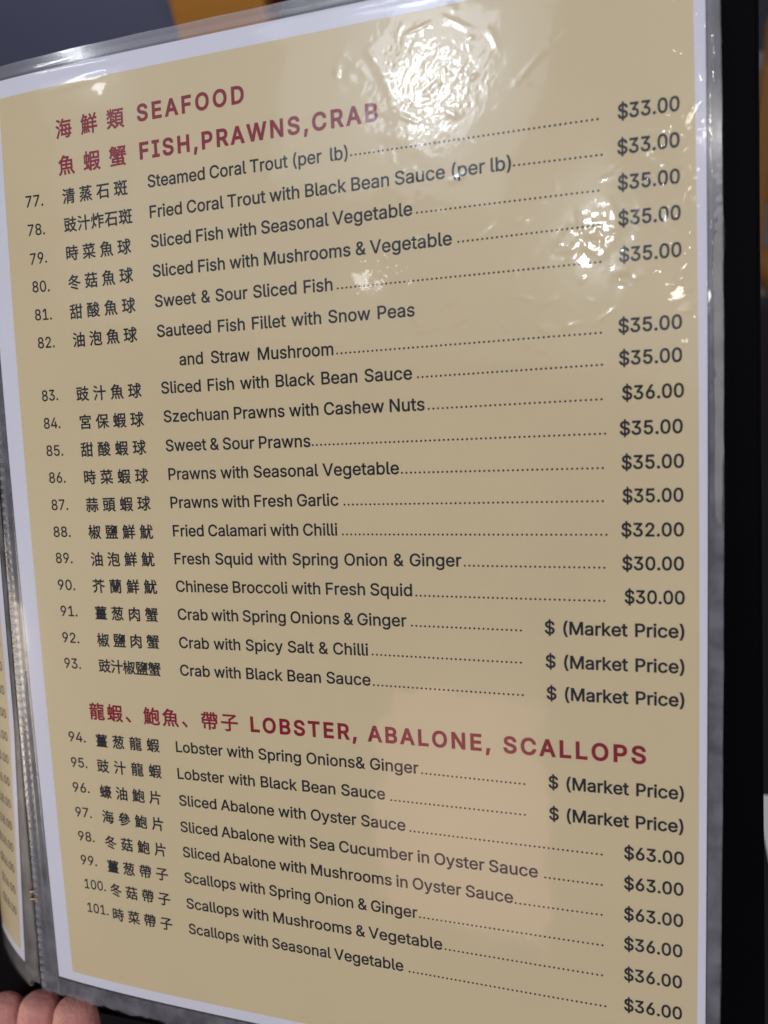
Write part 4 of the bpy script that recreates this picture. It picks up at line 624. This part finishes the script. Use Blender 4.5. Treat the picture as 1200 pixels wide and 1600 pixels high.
# ------------------------------------------------------------------ hand that holds the pages from below
def skinned(name, joints, edges, m, parent, root=0, sub=2):
    me = bpy.data.meshes.new(name); me.from_pydata([j[0] for j in joints], edges, [])
    o = bpy.data.objects.new(name, me); COL.objects.link(o)
    s = o.modifiers.new('skin', 'SKIN'); 
    sv = me.skin_vertices[0].data
    for i, j in enumerate(joints):
        sv[i].radius = j[1] if isinstance(j[1], tuple) else (j[1], j[1]); sv[i].use_root = (i == root)
    s.use_smooth_shade = True
    d = o.modifiers.new('sub', 'SUBSURF'); d.levels = sub; d.render_levels = sub
    dg = bpy.context.evaluated_depsgraph_get(); ev = o.evaluated_get(dg)
    nm = bpy.data.meshes.new_from_object(ev); o.modifiers.clear(); o.data = nm
    nm.materials.clear(); nm.materials.append(m)
    nm.polygons.foreach_set('use_smooth', [True]*len(nm.polygons))
    if parent: o.parent = parent
    return o
def L(u, v, h): return (u/1000, -v/1000, h/1000)
# left hand, palm up and towards the reader, fingers rising between the pages and the cover
J = [(L(-130, 264, -9), (0.030, 0.016)), (L(-130, 240, -11), (0.034, 0.014)),      # palm
     (L(-122, 300, -4), (0.026, 0.019)), (L(-130, 380, 12), (0.029, 0.024)), (L(-140, 470, 40), (0.036, 0.031))]
E = [(0, 1), (0, 2), (2, 3), (3, 4)]
fing = [(-108.5, 10.2, 218, (203, 195, 187, 179)), (-127.0, 10.0, 216, (202, 195, 189, 184)), (-144.0, 9.4, 220, (206, 199, 193, 188)), (-160, 8.4, 226, (216, 210, 205, 201))]
for u, r, kv, vs in fing:
    b = len(J); J.append((L(u*0.985-2, kv+6, -8.5), (r/1000*1.08, r/1000*0.98)))
    E.append((1, b))
    for q, v in enumerate(vs):
        rr = r*(1.0, 0.95, 0.88, 0.68)[q]/1000
        J.append((L(u, v, (-14.5 if u < -120 else -11.2)+(0, -0.4, -0.6, -0.4)[q]), (rr, rr*0.9))); E.append((b+q, b+q+1))
b = len(J)
J += [(L(-88, 254, -2), 0.0135), (L(-70, 236, 10), 0.0115), (L(-60, 216, 20), 0.010), (L(-56, 202, 22), 0.0075)]
E += [(0, b), (b, b+1), (b+1, b+2), (b+2, b+3)]
hand = empty('hand'); hand.matrix_world = MENU
props(hand, 'pink-skinned hand holding the menu pages from below at the lower left corner', 'hand')
skinned('skin', J, E, M['skin'], hand)

# ------------------------------------------------------------------ setting, far out of focus
def slab(name, x0, x1, y0, y1, z0, z1, m, parent=None, bevel=0.0):
    return bm_obj(name, box_bm(x0, x1, y0, y1, z0, z1, bevel), m, parent)
M['floor'] = noise_mat('floor', (0.05, 0.045, 0.045), (0.08, 0.07, 0.065), 6, 0.5)
M['slate'] = noise_mat('slate_wall', (0.055, 0.055, 0.075), (0.07, 0.07, 0.09), 3, 0.7)
M['blue'] = noise_mat('blue_grey_panel', (0.10, 0.11, 0.185), (0.115, 0.125, 0.21), 4, 0.6)
M['orange'] = noise_mat('orange_wood', (0.55, 0.23, 0.03), (0.42, 0.165, 0.02), 9, 0.5)
M['maroon'] = noise_mat('maroon_fabric', (0.42, 0.025, 0.03), (0.32, 0.018, 0.022), 20, 0.7)
M['brown'] = noise_mat('brown_wood', (0.42, 0.2, 0.06), (0.32, 0.14, 0.04), 14, 0.5)
M['table'] = noise_mat('dark_table', (0.012, 0.009, 0.012), (0.02, 0.015, 0.018), 12, 0.35)
M['cloth'] = noise_mat('white_paper_mat', (0.8, 0.8, 0.84), (0.75, 0.75, 0.8), 80, 0.7)
M['lilac'] = noise_mat('lilac_grey_wall', (0.42, 0.38, 0.44), (0.36, 0.33, 0.4), 5, 0.7)
props(slab('floor', -4, 4, -3, 5, -0.05, 0, M['floor']), kind='structure')
props(slab('wall', -4, 4, 3.0, 3.15, 0.0, 2.9, M['slate']), kind='structure')
props(slab('wainscot', 0.2, 4, 2.93, 2.997, 0.0, 0.82, M['lilac']), kind='structure')

def panel_thing():
    t = empty('seat_partition', (-2.0, 2.1, 0)); props(t, 'blue-grey upholstered partition out of focus at the upper left', 'partition')
    bm_obj('upholstered_panel', box_bm(-1.2, 1.045, -0.05, 0.05, 0.12, 1.75, 0.02), M['blue'], t)
    bm_obj('base', box_bm(-1.2, 1.045, -0.045, 0.045, 0, 0.12, 0.004), M['slate'], t)
panel_thing()
def post():
    t = empty('wooden_post', (-0.845, 1.98, 0)); props(t, 'orange-brown wooden post beside the blue-grey partition, out of focus', 'post')
    b = box_bm(-0.128, 0.128, -0.03, 0.03, 0.1, 2.7, 0.01)
    bm_obj('shaft', b, M['orange'], t)
    bm_obj('base', box_bm(-0.14, 0.14, -0.05, 0.05, 0, 0.1, 0.006), M['brown'], t)
post()
def chair(x, y, rz, label, m, mw, top):
    t = empty('chair', (x, y, 0)); t.rotation_euler[2] = rz
    props(t, label, 'chair', None)
    bm_obj('seat', box_bm(-0.22, 0.22, -0.22, 0.22, 0.42, 0.48, 0.02), m, t)
    bm_obj('backrest', box_bm(-0.21, 0.21, 0.19, 0.24, 0.58, top, 0.02), m, t)
    for sx in (-1, 1):
        for sy in (-1, 1):
            z1 = 0.42 if sy < 0 else top-0.1
            bm_obj('leg', box_bm(sx*0.2-0.018, sx*0.2+0.018, sy*0.2-0.018, sy*0.2+0.018, 0, z1, 0.004), mw, t)
chair(-1.075, 2.24, 0.0, 'dark red upholstered chair standing behind the orange wooden post', M['maroon'], M['maroon'], 1.45)
chair(0.66, 1.75, 0.1, 'brown wooden chair seen past the right edge of the menu cover', M['brown'], M['brown'], 0.98)

tb = empty('dining_table', (0, 0.35, 0)); props(tb, 'dark dining table below the menu', 'table')
bm_obj('tabletop', box_bm(-0.7, 0.7, -0.80, 0.45, 0.70, 0.735, 0.004), M['table'], tb)
for sx in (-1, 1):
    for sy in (-0.72, 0.37): bm_obj('leg', box_bm(sx*0.62-0.03, sx*0.62+0.03, sy-0.03, sy+0.03, 0, 0.70, 0.004), M['table'], tb)
pm = slab('paper_placemat', 0.1505, 0.40, -0.40, 0.10, 0.7355, 0.7365, M['cloth'])
props(pm, 'white paper placemat on the dark table, lower right behind the cover', 'placemat')
